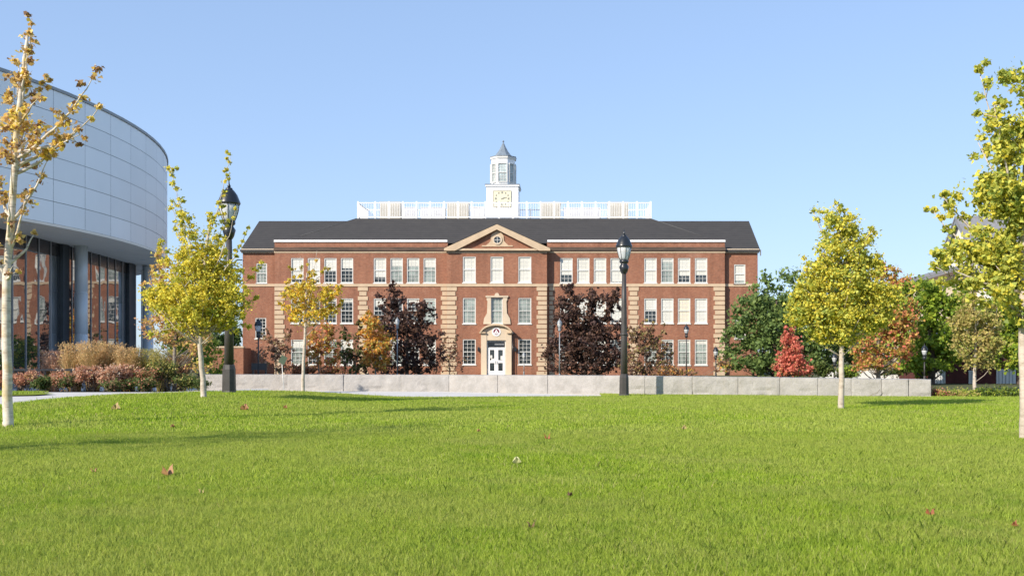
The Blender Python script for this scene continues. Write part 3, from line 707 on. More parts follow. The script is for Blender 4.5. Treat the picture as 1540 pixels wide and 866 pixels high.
def wavy():
    m = N('mirrored_glazing'); m.base((.02, .024, .028)); m.set(Roughness=.015); m.b.inputs['Specular IOR Level'].default_value = 1.0; m.b.inputs['IOR'].default_value = 2.6
    m.bump(m.noise(.75, 2, .4), .10, .06); return m.m
M['mirror'] = wavy()
zt = GZB - .101; zg0 = -.25
for i in range(len(ys) - 1):
    a, b = facade(ys[i]), facade(ys[i + 1]); mb = MB()
    mb.quad((a.x, a.y, zg0), (b.x, b.y, zg0), (b.x, b.y, zt - .62), (a.x, a.y, zt - .62)); mb.v = [tuple(v) for v in mb.v]
    pane_ = mb.build('glass_pane', M['mirror'], gym)
mb = MB(); mm = MB()
for i, y in enumerate(ys):
    p = facade(y); mm.box(p.x - .06, p.x + .035, y - .028, y + .028, zg0, zt)
    if i < len(ys) - 1:
        b = facade(ys[i + 1]); mb.quad((p.x - .01, y, zt - .62), (b.x - .01, ys[i + 1], zt - .62), (b.x - .01, ys[i + 1], zt), (p.x - .01, y, zt))
mb.build('spandrel', basic('dark_spandrel', (.012, .012, .014), .25, .1), gym); mm.build('mullions', basic('grey_mullion_metal', (.30, .32, .34), .4, .1, 2, .6), gym)
# hidden rest of the ground storey: plain dark drum wall
mb = MB(); mb.v = []; pts = [(GXf(ys[0]), ys[0]), (GXf(ys[-1]), ys[-1]), (-30, 64), (-45, 69), (-62, 62), (-69, 45), (-62, 28), (-45, 21), (-31, 27)]
n_ = len(pts); mb.add([(x, y, zg0) for x, y in pts] + [(x, y, zt) for x, y in pts], [(i, (i + 1) % n_, (i + 1) % n_ + n_, i + n_) for i in range(1, n_)]); mb.build('ground_storey_wall', M['darkgrey'], gym)
M['steelblue'] = basic('blue_grey_column_paint', (.56, .61, .65), .38, .06, 1, .15)
for px, D in ((122, 47.2), (222.5, 57.0)):
    cx = XX(px, D); mb = MB(); mb.lathe([(.29, -.3), (.29, 2.2), (.275, 2.21), (.275, 2.25), (.29, 2.26), (.29, 4.2), (.275, 4.21), (.275, 4.25), (.29, 4.26), (.29, zt + .02)], cx, D, 24); mb.build('column', M['steelblue'], gym)
for px, D, w_ in ((96, 46.6, .30), (200, 55.8, .38), (7, 38.6, .25)):
    cx = XX(px, D); MB().box(GXf(D) - .2, GXf(D) + .16, D - w_, D + w_, zg0, zt).build('pilaster', M['darkgrey'], gym)
for (x, y) in ((28, 337), (43, 337), (129, 359), (182, 376), (215, 391)):
    D = (GZB - .1 - H) * F / (PY - y); X_ = XX(x, D)
    if X_ > GXf(D) + .2: MB().lathe([(.16, GZB - .115), (.12, GZB - .104)], X_, D, 14).build('soffit_downlight', M['brightwhite'], gym)
# flagpole seen beside the far column
fp = empty('flag_pole', (XX(213.8, 60), 60, -.3), 'slim white pole standing behind the glass building corner', 'pole')
MB().lathe([(.075, -.3), (.06, 6.6)], XX(213.8, 60), 60, 10).build('shaft', M['brightwhite'], fp)
MB().lathe([(.2, -.3), (.2, -.15), (.08, -.12)], XX(213.8, 60), 60, 12).build('base', M['greypole'], fp)

# ------------------------------------------------------------------ granite wall
gw = empty('granite_wall', (0, 34, -.16), 'long low wall of pale rough granite blocks beyond the lawn', 'wall')
joints = [300, 432, 516, 603, 675, 748, 823, 897, 969.5, 1040.8, 1109.7, 1172.5, 1229.6, 1280, 1325.7, 1366, 1400]
topz = lambda x: float(np.interp(x, [300, 675, 940, 1150, 1400], [.455, .466, .50, .468, .43]))
from mathutils import noise as mn
for i in range(len(joints) - 1):
    xa, xb = joints[i] + .25, joints[i + 1] - .25
    nx, nz, nyy = max(6, int((xb - xa) / 3.5)), 7, 3
    bm_v = []; idx = {}; fs = []
    A = Vector((XX(xa, wallD(xa)), wallD(xa), 0)); B = Vector((XX(xb, wallD(xb)), wallD(xb), 0)); U = (B - A).normalized(); Wn = Vector((-U.y, U.x, 0))
    if Wn.y < 0: Wn = -Wn
    off = random.Random(i).uniform(-.025, .025)
    def pt(a, b, c):
        key = (a, b, c)
        if key in idx: return idx[key]
        u_, v_, w_ = a / nx, b / nz, c / nyy; x_ = xa + (xb - xa) * u_
        zt_ = topz(x_); zb_ = -.28; p = A.lerp(B, u_) + Wn * (w_ * .55 + off * (c == 0)); p.z = zb_ + (zt_ - zb_) * v_
        e = .0
        if c == 0:
            nz_ = mn.fractal(p * 3.1 + Vector((i * 7, 0, 0)), 1, 2, 5) * .016
            chip = max(0, mn.noise(Vector((p.x * 1.6 + i, p.z * 5, 3)))) * .10 * (1 if v_ < .45 else .0)
            p += Wn * (nz_ + chip * (1 - v_))
            if b == nz or a in (0, nx): p += Wn * .012
        if b == nz: p.z += mn.noise(p * 4) * .006 - (.01 if c == 0 else 0)
        idx[key] = len(bm_v); bm_v.append(p); return idx[key]
    for a in range(nx):
        for b in range(nz): fs.append((pt(a, b, 0), pt(a + 1, b, 0), pt(a + 1, b + 1, 0), pt(a, b + 1, 0))); fs.append((pt(a + 1, b, nyy), pt(a, b, nyy), pt(a, b + 1, nyy), pt(a + 1, b + 1, nyy)))
        for c in range(nyy): fs.append((pt(a, nz, c), pt(a + 1, nz, c), pt(a + 1, nz, c + 1), pt(a, nz, c + 1)))
    for b in range(nz):
        for c in range(nyy): fs.append((pt(0, b, c), pt(0, b + 1, c), pt(0, b + 1, c + 1), pt(0, b, c + 1))); fs.append((pt(nx, b, c), pt(nx, b, c + 1), pt(nx, b + 1, c + 1), pt(nx, b + 1, c)))
    mb = MB(); mb.add(bm_v, fs); mb.build('granite_block', M['granite'], gw)
mb = MB(); cr = P(1325, 597, 31.75)
# a crack in one block near the right end
pts_ = [P(1302, 599, 31.55), P(1309, 594, 31.5), P(1313, 592, 31.48), P(1319, 590, 31.45), P(1323, 585, 31.42)]
mb.tube([p + Vector((0, -.035, 0)) for p in pts_], [.006, .012, .008, .012, .006], 5); mb.build('crack', M['barkmid'], gw)

# ------------------------------------------------------------------ lamp posts
def lamp(name, X, Y, z0, height, s, label, group, small=False, grey=False):
    e = empty(name, (X, Y, z0), label, 'street lamp', group)
    top = z0 + height; pm = M['greypole'] if grey else M['pole']
    # lantern: height ~1.17*s
    zc = top - 1.17 * s; rb = .15 * s if small else .155 * s; 
    if not small:
        MB().lathe([(.19 * s, z0 - .1), (.19 * s, z0 + .03), (.165 * s, z0 + .09), (.155 * s, z0 + .62), (.135 * s, z0 + .72), (.12 * s, z0 + .74)], X, Y, 8, PI / 8, False).build('base', pm, e)
        MB().lathe([(.115 * s, z0 + .73), (.102 * s, z0 + 1.9), (.085 * s, z0 + 3.0), (.068 * s, zc - .25)], X, Y, 20).build('pole', pm, e)
        MB().lathe([(.12 * s, z0 + 2.0), (.13 * s, z0 + 2.03), (.12 * s, z0 + 2.06)], X, Y, 20).build('pole_ring', pm, e)
    else:
        MB().lathe([(.10 * s, z0 - .1), (.10 * s, z0 + .5), (.07 * s, z0 + .55)], X, Y, 10).build('base', pm, e)
        MB().lathe([(.07 * s, z0 + .5), (.05 * s, zc - .2)], X, Y, 10).build('pole', pm, e)
    MB().lathe([(.085 * s, zc - .27 * s), (.12 * s, zc - .2 * s), (.16 * s, zc - .05 * s), (.13 * s, zc), (.10 * s, zc + .05 * s), (.15 * s, zc + .1 * s), (.15 * s, zc + .17 * s)], X, Y, 16).build('collar', M['black'] if not grey else pm, e)
    MB().lathe([(.13 * s, zc + .171 * s), (.17 * s, zc + .26 * s), (.215 * s, zc + .42 * s), (.24 * s, zc + .6 * s)], X, Y, 20).build('lantern_glass', M['lampglass'], e)
    mb = MB()
    for q in range(8):
        a = q * PI / 4 + .2; mb.tube([(X + r_ * s * math.cos(a), Y + r_ * s * math.sin(a), zc + z_ * s) for r_, z_ in ((.135, .17), (.176, .26), (.221, .42), (.247, .61))], [.009 * s] * 4, 4)
    mb.build('lantern_ribs', M['black'] if not grey else pm, e)
    cap = MB().lathe([(.262 * s, zc + .58 * s), (.275 * s, zc + .61 * s), (.262 * s, zc + .65 * s), (.235 * s, zc + .72 * s), (.195 * s, zc + .82 * s), (.13 * s, zc + .91 * s), (.08 * s, zc + .96 * s), (.085 * s, zc + .98 * s), (.04 * s, zc + 1.0 * s)], X, Y, 24).build('lantern_cap', M['black'] if not grey else pm, e)
    MB().lathe([(.03 * s, zc + .995 * s), (.045 * s, zc + 1.03 * s), (.02 * s, zc + 1.08 * s), (.006 * s, top)], X, Y, 10).build('finial', M['black'] if not grey else pm, cap)
    return e
LX = XX(344.5, 24.6); lamp('street_lamp', LX, 24.6, g(LX, 24.6) - .02, ZZ(270.5, 24.6) - g(LX, 24.6), 1.0, 'tall dark bronze street lamp with black domed lantern rising behind the left yellow tree', 'tall lamps on the lawn edge')
LX = XX(938.5, 32.4); lamp('street_lamp', LX, 32.4, g(LX, 32.4) + .0, ZZ(345, 32.4) - g(LX, 32.4), 1.0, 'tall dark bronze street lamp with black domed lantern in front of the granite wall', 'tall lamps on the lawn edge')
for x, y, D, s, gr, lb in ((388.5, 477, 50, .72, False, 'small black lamp post in front of the left end of the brick building'), (597.5, 476, 62, .55, True, 'slim grey lamp post with pale head in front of the left purple tree'),
                          (841.5, 478, 62, .6, True, 'slim grey lamp post in front of the right purple tree'), (1032.3, 486, 60, .62, False, 'slim black lamp post in front of the right hand ground floor windows'),
                          (1076.5, 519, 70, .72, False, 'short black lamp post beside the dark green tree by the brick building'), (1255, 528, 64, .70, False, 'short black lamp post just left of the right yellow tree trunk'),
                          (1390.3, 516, 42, .5, False, 'black lamp post near the right end of the granite wall'), (788, 528, 80, .6, True, 'thin grey lamp post right of the entrance door')):
    X_ = XX(x, D); z_ = g(X_, D); lamp('path_lamp', X_, D, z_ - .03, ZZ(y, D) - z_ + .03, s, lb, 'small lamps beyond the granite wall', True, gr)

# ------------------------------------------------------------------ trees and plants
PAL = {
 'amber': [((.55, .36, .06), 3), ((.46, .36, .06), 2), ((.50, .26, .07), 2)],
 'ginkgo': [((.82, .69, .09), 5), ((.72, .63, .09), 4), ((.55, .54, .08), 3), ((.34, .39, .06), 2)],
 'ginkgolime': [((.68, .64, .12), 3), ((.57, .58, .12), 4), ((.42, .47, .10), 3), ((.26, .34, .07), 2)],
 'gold': [((.80, .50, .05), 4), ((.68, .46, .05), 3), ((.48, .38, .06), 2)],
 'birch': [((.82, .60, .22), 4), ((.72, .50, .18), 4), ((.56, .35, .15), 2), ((.84, .66, .12), 3), ((.32, .18, .09), 2)],
 'goldpink': [((0.672, 0.476, 0.140), 3), ((0.588, 0.336, 0.168), 3), ((0.560, 0.504, 0.112), 2)],
 'purple': [((.11, .062, .052), 4), ((.15, .088, .062), 3), ((.23, .13, .085), 1), ((.07, .046, .04), 2)],
 'orange': [((0.782, 0.404, 0.085), 3), ((0.680, 0.302, 0.085), 2), ((0.612, 0.472, 0.085), 2)],
 'redpink': [((.70, .22, .15), 4), ((.58, .16, .11), 2), ((.70, .34, .17), 1)],
 'redgreen': [((.66, .28, .13), 3), ((.60, .38, .11), 3), ((.42, .38, .09), 2), ((.72, .22, .14), 1)],
 'green': [((0.163, 0.240, 0.070), 4), ((0.218, 0.295, 0.081), 3), ((0.119, 0.185, 0.059), 2)],
 'yellowgreen': [((0.299, 0.403, 0.043), 3), ((0.429, 0.468, 0.056), 2), ((0.195, 0.299, 0.043), 3)],
 'olive': [((0.464, 0.406, 0.122), 3), ((0.551, 0.435, 0.165), 2), ((0.348, 0.362, 0.092), 2)],
 'brown': [((0.352, 0.192, 0.112), 3), ((0.256, 0.144, 0.096), 3), ((0.320, 0.256, 0.112), 2)],
 'hedgered': [((.58, .27, .17), 3), ((.48, .22, .13), 3), ((.46, .32, .15), 2)],
 'pinkgrey': [((.68, .42, .29), 3), ((.54, .32, .20), 3), ((.66, .54, .40), 1)],
 'tan': [((.74, .52, .26), 3), ((.62, .42, .20), 3), ((.46, .38, .16), 1)],
 'darkgreen': [((0.080, 0.128, 0.032), 3), ((0.144, 0.192, 0.048), 2), ((0.192, 0.160, 0.064), 1)],
}
def leaves(cent, rad, n_per, size, pal, seed, flat=.55, upbias=.5, elong=1.25):
    """cent (m,3), rad (m,) -> kite leaves scattered round each centre"""
    r = np.random.default_rng(seed); cent = np.asarray(cent, float); rad = np.asarray(rad, float); m = len(cent)
    n = m * n_per; ci = np.repeat(np.arange(m), n_per)
    d = r.normal(size=(n, 3)); d /= np.linalg.norm(d, axis=1)[:, None]; rr_ = np.minimum(np.abs(r.normal(0, .62, n)) + .15 * r.random(n), 1.7)
    p = cent[ci] + d * (rad[ci] * rr_)[:, None] * np.array([1, 1, flat + .25])
    nrm = r.normal(size=(n, 3)); nrm[:, 2] += upbias; nrm[:, 0] -= .25; nrm[:, 1] -= .25; nrm /= np.linalg.norm(nrm, axis=1)[:, None]
    t = np.cross(nrm, r.normal(size=(n, 3))); t /= np.linalg.norm(t, axis=1)[:, None]; b = np.cross(nrm, t)
    s = size * (.5 + .85 * r.random(n))[:, None]
    V = np.stack([p - t * s * .5 * elong, p + b * s * .42 + nrm * s * .08 + t * s * .1, p + t * s * .5 * elong * .75, p - b * s * .42 + nrm * s * .08 + t * s * .1], 1)
    cols = np.array([c for c, w_ in PAL[pal]]); ws = np.array([w_ for c, w_ in PAL[pal]], float); ws /= ws.sum()
    # colour varies by clump first, then by leaf
    cc = r.choice(len(cols), m, p=ws)[ci]; lc = r.choice(len(cols), n, p=ws); pick = np.where(r.random(n) < .45, cc, lc)
    c = cols[pick] * (.8 + .4 * r.random((n, 1)))
    return V, c
def blob_clumps(blobs, D, spacing, seed, Dspread=1.0, shell=.35):
    """blobs: (px,py,rx,ry[,dd]) ellipsoids; clumps at ~spacing metres"""
    r = np.random.default_rng(seed); C_ = []
    for bl in blobs:
        x, y, rx, ry = bl[:4]; dd = bl[4] if len(bl) > 4 else 0
        c = np.array(P(x, y, D)); c[1] += dd; k_ = D / F; ax_, az_ = rx * k_, ry * k_; ay = ax_ * Dspread
        n = max(3, int(4.2 * ax_ * ay * az_ / spacing ** 3))
        d = r.normal(size=(n, 3)); d /= np.linalg.norm(d, axis=1)[:, None]; q = (shell + (1 - shell) * r.random(n)) ** .6
        C_.append(c + d * q[:, None] * np.array([ax_, ay, az_]))
    return np.concatenate(C_)
def tree(name, label, D, base, trunk, r0, limbs, blobs, pal, size, n_leaf, bark_='barkpale', group=None, spacing=.35, crad=None, seed=1, cat='tree', lrad=.2, Dspread=1.0, twig=.5, extra=None, z_base=None, limb_r=.35, upbias=.5, mat='leaf', shell=.35):
    rnd = random.Random(seed); r = np.random.default_rng(seed)
    bx, by = base; X = XX(bx, D); z0 = g(X, D) if z_base is None else z_base
    root = empty(name, (X, D, z0), label, cat, group)
    tp = [Vector((X, D, z0 - .05))] + [P(x, y, D) + Vector((0, rnd.uniform(-.05, .05), 0)) for x, y in trunk]
    nT = len(tp); mb = MB(); rad = [r0 * (1.25 if i == 0 else 1) * (1 - .62 * i / (nT - 1)) for i in range(nT)]
    # insert flare
    tp.insert(1, tp[0].lerp(tp[1], .12)); rad.insert(1, rad[0] * .82)
    tt = []; tr = []
    for i in range(len(tp) - 1):
        for q in range(3):
            u_ = q / 3; p = tp[i].lerp(tp[i + 1], u_); p += Vector((rnd.uniform(-1, 1), rnd.uniform(-1, 1), 0)) * r0 * .12 * (i > 0); tt.append(p); tr.append(rad[i] * (1 - u_) + rad[i + 1] * u_)
    tt.append(tp[-1]); tr.append(rad[-1] * .6); mb.tube(tt, tr, 10)
    cents = []; rads = []
    def trunk_at(z):
        best = min(range(len(tt)), key=lambda i: abs(tt[i].z - z)); return tt[best], tr[best]
    for li, lb in enumerate(limbs):
        (sx, sy), (ex_, ey_) = lb[0], lb[1]; dd = lb[2] if len(lb) > 2 else rnd.uniform(-.9, .9); lr = lb[3] if len(lb) > 3 else lrad; dens = lb[4] if len(lb) > 4 else 1
        s_ = P(sx, sy, D); q0, qr = trunk_at(s_.z); s_ = Vector((q0.x, q0.y, s_.z)) if abs(s_.x - q0.x) < .5 else s_
        e_ = P(ex_, ey_, D); e_.y += dd; mid = s_.lerp(e_, .5) + Vector((0, 0, -(e_ - s_).length * .10)) + Vector(((e_.x - s_.x) * .12, dd * .1, 0))
        pts = []; rd = []; L_ = (e_ - s_).length; n = max(5, int(L_ / .13))
        for i in range(n + 1):
            u_ = i / n; p = s_ * (1 - u_) ** 2 + mid * 2 * u_ * (1 - u_) + e_ * u_ ** 2; p += Vector([rnd.uniform(-1, 1) for _ in range(3)]) * .02 * (0 < i < n); pts.append(p); rd.append(max(.006, min(qr * .6, r0 * limb_r) * (1 - .85 * u_)))
        mb.tube(pts, rd, 6)
        for i in range(1, n + 1):
            u_ = i / n
            if u_ < .22 or rnd.random() > dens: continue
            p = pts[i]; rr_ = lr * (1.15 - .55 * u_)
            for _ in range(1): cents.append(tuple(p + Vector([rnd.gauss(0, 1) for _ in range(3)]) * rr_ * .45)); rads.append(rr_ * .8)
            if rnd.random() < .4:      # side twig
                dv = Vector((rnd.gauss(0, 1), rnd.gauss(0, 1), rnd.gauss(.5, .6))).normalized() * rr_ * rnd.uniform(1.2, 2.2)
                mb.tube([p, p + dv * .5, p + dv], [.008, .006, .003], 4); cents.append(tuple(p + dv)); rads.append(rr_ * .6)
    if blobs:
        C_ = blob_clumps(blobs, D, spacing, seed + 5, Dspread, shell); cr_ = crad or spacing * .75
        for c in C_:
            cents.append(tuple(c)); rads.append(cr_ * rnd.uniform(.7, 1.25))
            if rnd.random() < twig:
                cv = Vector(c); h_ = (cv - tt[-1]).length; q0, qr = trunk_at(cv.z - (abs(cv.x - X) + abs(cv.y - D)) * .55 - .1)
                m_ = q0.lerp(cv, .55) + Vector((0, 0, -.08 * (cv - q0).length)); mb.tube([q0, m_, cv], [max(.008, qr * .28), max(.006, qr * .16), .004], 5)
    mb.build('trunk', M[bark_], root)
    nper = max(3, int(n_leaf / max(1, len(cents))))
    V, c = leaves(cents, rads, nper, size, pal, seed + 9, upbias=upbias)
    if extra:
        for (pl2, fr2) in extra:
            k_ = np.random.default_rng(seed + 3).random(len(c)) < fr2; c2 = leaves(cents, rads, nper, size, pl2, seed + 9)[1]; c = np.where(k_[:, None], c2, c)
    quads_mesh('crown', V, M[mat], root, tuple(WLOC[root.name]), c)
    return root

# --- left edge: sparse young tree with tan leaves
tree('young_tree', 'tall slender young tree with pale trunk and sparse tan leaves at the left edge', 15.0, (12, 640), [(10, 520), (11, 400), (15, 320), (22, 250), (27, 180), (34, 110), (43, 55)], .073,
     [((14, 330), (62, 235), .2, .11, .8), ((18, 262), (100, 185), .3, .13, .85), ((20, 240), (158, 118), -.3, .15, .95), ((22, 250), (125, 150), .5, .13, .9), ((40, 228), (125, 205), -.1, .11, .9), ((24, 230), (4, 150), .4, .14, .9), ((22, 240), (-30, 190), -.3, .16), ((14, 330), (-30, 250), .3, .16), ((13, 360), (32, 300), -.3, .10, .9),
      ((28, 180), (20, 95), .15, .11), ((30, 165), (48, 35), 0, .10), ((32, 140), (52, 80), -.2, .10), ((30, 150), (60, 110), .2, .09), ((10, 400), (38, 345), .3, .08, .5), ((10, 420), (-8, 350), -.2, .12), ((12, 380), (35, 290), .1, .09, .7), ((11, 425), (30, 402), -.2, .07, .4), ((26, 190), (80, 150), -.4, .10, .6), ((18, 262), (48, 190), .1, .12, 1)],
     [(8, 165, 18, 24, .1), (22, 200, 20, 40, 0), (22, 110, 16, 20), (-2, 290, 16, 26), (40, 60, 11, 28), (5, 190, 22, 30, .3), (30, 235, 18, 22, -.2), (60, 205, 18, 16)], 'birch', .062, 4600, 'barkbirch', None, .19, .13, 11, twig=.4, limb_r=.42)
# --- left ginkgo
tree('ginkgo_tree', 'bright yellow young tree with upswept branches standing in front of the tall left lamp', 21.6, (306, 603), [(304, 570), (301, 520), (303, 480), (306, 430), (310, 380), (318, 330)], .064,
     [((312, 352), (344, 232), .1, .085), ((303, 430), (267, 258), -.3, .14), ((303, 450), (247, 300), .4, .14), ((306, 420), (325, 320), .5, .10), ((304, 440), (378, 345), -.2, .08, .8), ((305, 460), (383, 395), .5, .12), ((305, 430), (366, 320), -.5, .06, .45), ((303, 480), (383, 445), .2, .12),
      ((303, 480), (212, 440), .1, .14), ((303, 470), (228, 395), .6, .15), ((303, 480), (235, 500), -.3, .15), ((305, 480), (365, 490), .5, .14), ((303, 450), (290, 330), -.7, .14), ((305, 440), (320, 350), .8, .14), ((303, 470), (255, 370), -.5, .15), ((305, 470), (345, 400), .9, .15), ((303, 480), (300, 420), -1.1, .2), ((303, 480), (310, 430), 1.2, .2)],
     [(300, 462, 62, 30), (240, 450, 28, 26), (308, 400, 34, 30), (283, 365, 13, 28), (318, 358, 12, 28), (332, 398, 16, 20), (262, 450, 36, 38), (345, 455, 34, 36), (305, 420, 45, 30), (308, 385, 22, 26), (270, 395, 18, 26), (288, 345, 8, 22), (316, 335, 9, 24), (305, 478, 50, 22), (345, 405, 16, 16)], 'ginkgo', .052, 42000, 'barkpale', None, .19, .155, 22, twig=.35, lrad=.14, Dspread=.8, shell=.2)
tree('young_tree', 'loose pinkish yellow young tree behind the left bright yellow tree', 33, (262, 590), [(262, 540), (264, 480), (266, 420)], .07,
     [((264, 500), (235, 385), 0, .2), ((264, 520), (225, 420), .5, .2)], [(250, 430, 32, 42), (245, 480, 36, 38), (285, 500, 34, 34), (240, 395, 16, 18), (300, 540, 26, 20)], 'goldpink', .085, 5200, 'barkmid', None, .34, .22, 33)
tree('ornamental_tree', 'low green and yellow tree seen under the left bright yellow tree', 52, (300, 578), [(300, 560), (302, 535)], .09, [], [(300, 530, 34, 28), (325, 545, 18, 20), (275, 540, 18, 18)], 'yellowgreen', .14, 3500, 'barkmid', None, .5, .32, 34, extra=[('ginkgo', .35)])
# --- small gold ginkgo
tree('ginkgo_tree', 'small golden young tree with thin pale trunk in front of the left brick facade', 28.0, (455.5, 593), [(456, 560), (458, 520), (459, 480), (461, 440), (462, 410)], .052,
     [((460, 450), (450, 385), .1, .10, .55), ((460, 450), (478, 378), -.1, .09, .5), ((459, 470), (428, 425), .3, .13), ((459, 470), (512, 430), -.2, .13), ((459, 480), (508, 455), .3, .14), ((459, 480), (430, 460), -.3, .15), ((460, 440), (440, 400), -.4, .1, .6), ((461, 430), (490, 395), .4, .1, .6), ((461, 430), (465, 395), .0, .1, .7)],
     [(468, 442, 44, 12), (442, 458, 20, 20), (485, 462, 26, 18), (462, 478, 30, 10), (463, 428, 14, 16)], 'gold', .062, 6500, 'barkpale', None, .26, .17, 44, twig=.4, extra=[('ginkgo', .35)])
# --- right ginkgo
tree('ginkgo_tree', 'full bright yellow young tree with conical crown on the right side of the lawn', 20.8, (1264.5, 616), [(1265, 570), (1266, 520), (1264, 450), (1262, 380), (1260, 330)], .066,
     [((1263, 380), (1258, 306), 0, .13), ((1263, 380), (1228, 318), .2, .13, .9), ((1263, 400), (1308, 345), -.3, .15), ((1264, 430), (1215, 385), .3, .16), ((1264, 430), (1320, 405), -.2, .16), ((1265, 480), (1186, 468), .1, .15), ((1265, 480), (1358, 448), -.2, .15), ((1265, 490), (1350, 475), .4, .15), ((1265, 470), (1200, 430), -.4, .15)],
     [(1264, 345, 30, 24), (1242, 330, 14, 16), (1290, 355, 24, 22), (1262, 385, 42, 26), (1235, 405, 26, 24), (1300, 400, 30, 24), (1262, 430, 56, 30), (1215, 450, 30, 26), (1310, 440, 38, 26), (1262, 475, 56, 26), (1222, 480, 34, 20), (1325, 460, 24, 22), (1300, 480, 34, 20), (1250, 500, 40, 14), (1272, 508, 22, 10), (1212, 462, 34, 16), (1322, 446, 36, 18), (1205, 478, 26, 12), (1335, 470, 20, 12)], 'ginkgo', .058, 46000, 'barkpale', None, .20, .17, 55, twig=.3, extra=[('ginkgolime', .45)], Dspread=.85, shell=.25)
# --- right edge ginkgo
tree('ginkgo_tree', 'large lime yellow tree cut off by the right edge of the photo', 12.9, (1541, 668), [(1539, 600), (1538, 500), (1538, 400), (1540, 300), (1545, 200), (1550, 120)], .07,
     [((1538, 300), (1484, 108), .2, .15), ((1538, 340), (1480, 168), -.3, .17), ((1538, 400), (1424, 288), .2, .16), ((1538, 420), (1426, 310), .5, .09), ((1538, 440), (1396, 384), -.2, .16), ((1538, 440), (1420, 395), .4, .17), ((1538, 480), (1480, 430), -.4, .17), ((1538, 300), (1500, 200), .6, .17), ((1538, 500), (1528, 470), -.2, .12),
      ((1538, 420), (1650, 350), 0, .2), ((1538, 380), (1640, 260), .3, .2), ((1540, 300), (1600, 130), -.2, .2), ((1538, 480), (1640, 440), .3, .2)],
     [(1530, 115, 30, 16), (1512, 190, 30, 22), (1525, 225, 32, 24), (1540, 150, 30, 20), (1500, 285, 44, 26), (1530, 310, 50, 32), (1468, 292, 28, 12), (1525, 340, 26, 26), (1515, 380, 46, 34), (1450, 375, 34, 18), (1478, 395, 40, 18), (1525, 425, 32, 28), (1500, 425, 26, 18), (1590, 300, 50, 90, .3), (1600, 420, 50, 30), (1575, 180, 40, 50), (1525, 462, 14, 10), (1505, 300, 34, 28, -.3), (1525, 200, 24, 40)], 'ginkgolime', .060, 30000, 'barkpale', None, .165, .15, 66, twig=.25, extra=[('ginkgo', .3)], Dspread=.75, shell=.2)
# --- young tree just outside the left edge whose shade falls over the lawn
tree('young_tree', 'young yellow tree at the near left shading the lawn', 8.2, (XPX(-9.6, 8.2), 734), [(XPX(-9.6, 8.2), 400), (XPX(-9.5, 8.2), 0), (XPX(-9.4, 8.2), -300)], .08, [], [(XPX(-9.5, 8.2), 60, 230, 230), (XPX(-9.0, 8.2), -180, 200, 220), (XPX(-9.8, 8.2), -380, 130, 170), (XPX(-8.6, 8.2), 120, 130, 150)], 'ginkgo', .06, 2300, 'barkpale', None, .42, .4, 99, twig=.3, Dspread=1.5)
# --- beyond the wall
tree('plum_tree', 'dark purple leaved tree left of the entrance', 79, (612, 566), [(612, 540), (612, 500), (608, 460)], .16, [((612, 520), (590, 428), 0, .35, .8), ((612, 520), (640, 455), 0, .35, .7)],
     [(590, 448, 24, 17), (582, 475, 24, 24), (630, 468, 24, 20), (610, 490, 38, 24), (640, 500, 24, 24), (618, 525, 44, 26), (645, 545, 24, 20), (600, 550, 36, 18), (655, 520, 10, 14)], 'purple', 0.227, 7400, 'barkdark', None, 0.742, 0.431, 71, twig=.3, shell=.15)
tree('plum_tree', 'large dark purple leaved tree right of the entrance', 78, (880, 566), [(880, 540), (880, 500), (878, 460)], .17, [((880, 520), (854, 432), 0, .4, .8), ((880, 520), (928, 435), 0, .35, .8), ((880, 520), (893, 438), .5, .35, .8)],
     [(856, 450, 20, 20), (892, 455, 26, 20), (922, 455, 18, 24), (860, 485, 30, 26), (895, 495, 34, 26), (925, 500, 20, 28), (850, 525, 36, 26), (890, 540, 44, 24), (925, 540, 26, 24), (832, 535, 18, 18), (850, 465, 24, 26), (875, 515, 40, 30), (845, 552, 26, 12)], 'purple', 0.225, 13000, 'barkdark', None, 0.733, 0.425, 72, twig=.3, shell=.15)
tree('ornamental_tree', 'brown and green small tree between the right purple tree and the right hand windows', 62, (972, 566), [(972, 545), (970, 515)], .09, [((972, 540), (950, 490), 0, .3, .7), ((972, 540), (1000, 488), 0, .3, .7), ((972, 540), (978, 483), 0, .3, .7)],
     [(965, 525, 26, 30), (990, 530, 22, 24), (950, 550, 24, 16), (985, 552, 32, 12), (972, 500, 18, 16)], 'brown', .15, 4200, 'barkdark', None, .5, .34, 73, extra=[('olive', .3), ('purple', .2)])
tree('ornamental_tree', 'small orange and yellow tree beside the left purple tree', 76, (565, 566), [(564, 550), (562, 520)], .08, [((564, 540), (555, 470), 0, .25)], [(556, 495, 18, 26), (568, 520, 20, 24), (575, 540, 18, 16), (558, 530, 14, 18)], 'orange', 0.207, 4200, 'barkmid', None, 0.580, 0.415, 74, extra=[('olive', .12)])
tree('ornamental_tree', 'dark green and russet shrubby tree with bare twigs left of the small orange tree', 78, (535, 567), [(535, 552), (533, 530)], .06, [((535, 550), (515, 490), 0, .25, .5), ((535, 550), (540, 485), 0, .25, .5)], [(535, 545, 26, 20), (545, 525, 16, 18), (520, 520, 16, 24)], 'darkgreen', 0.215, 1900, 'barkmid', None, 0.672, 0.484, 75, extra=[('brown', .45)])
tree('ornamental_tree', 'thin red and orange tree behind the small golden tree trunk', 80, (480, 566), [(479, 550), (478, 520)], .06, [((479, 540), (470, 480), 0, .25, .6), ((479, 540), (500, 490), 0, .25, .6)], [(482, 505, 22, 24), (492, 535, 24, 22), (470, 530, 16, 20)], 'redgreen', 0.221, 2000, 'barkmid', None, 0.690, 0.497, 76, extra=[('orange', .3)])
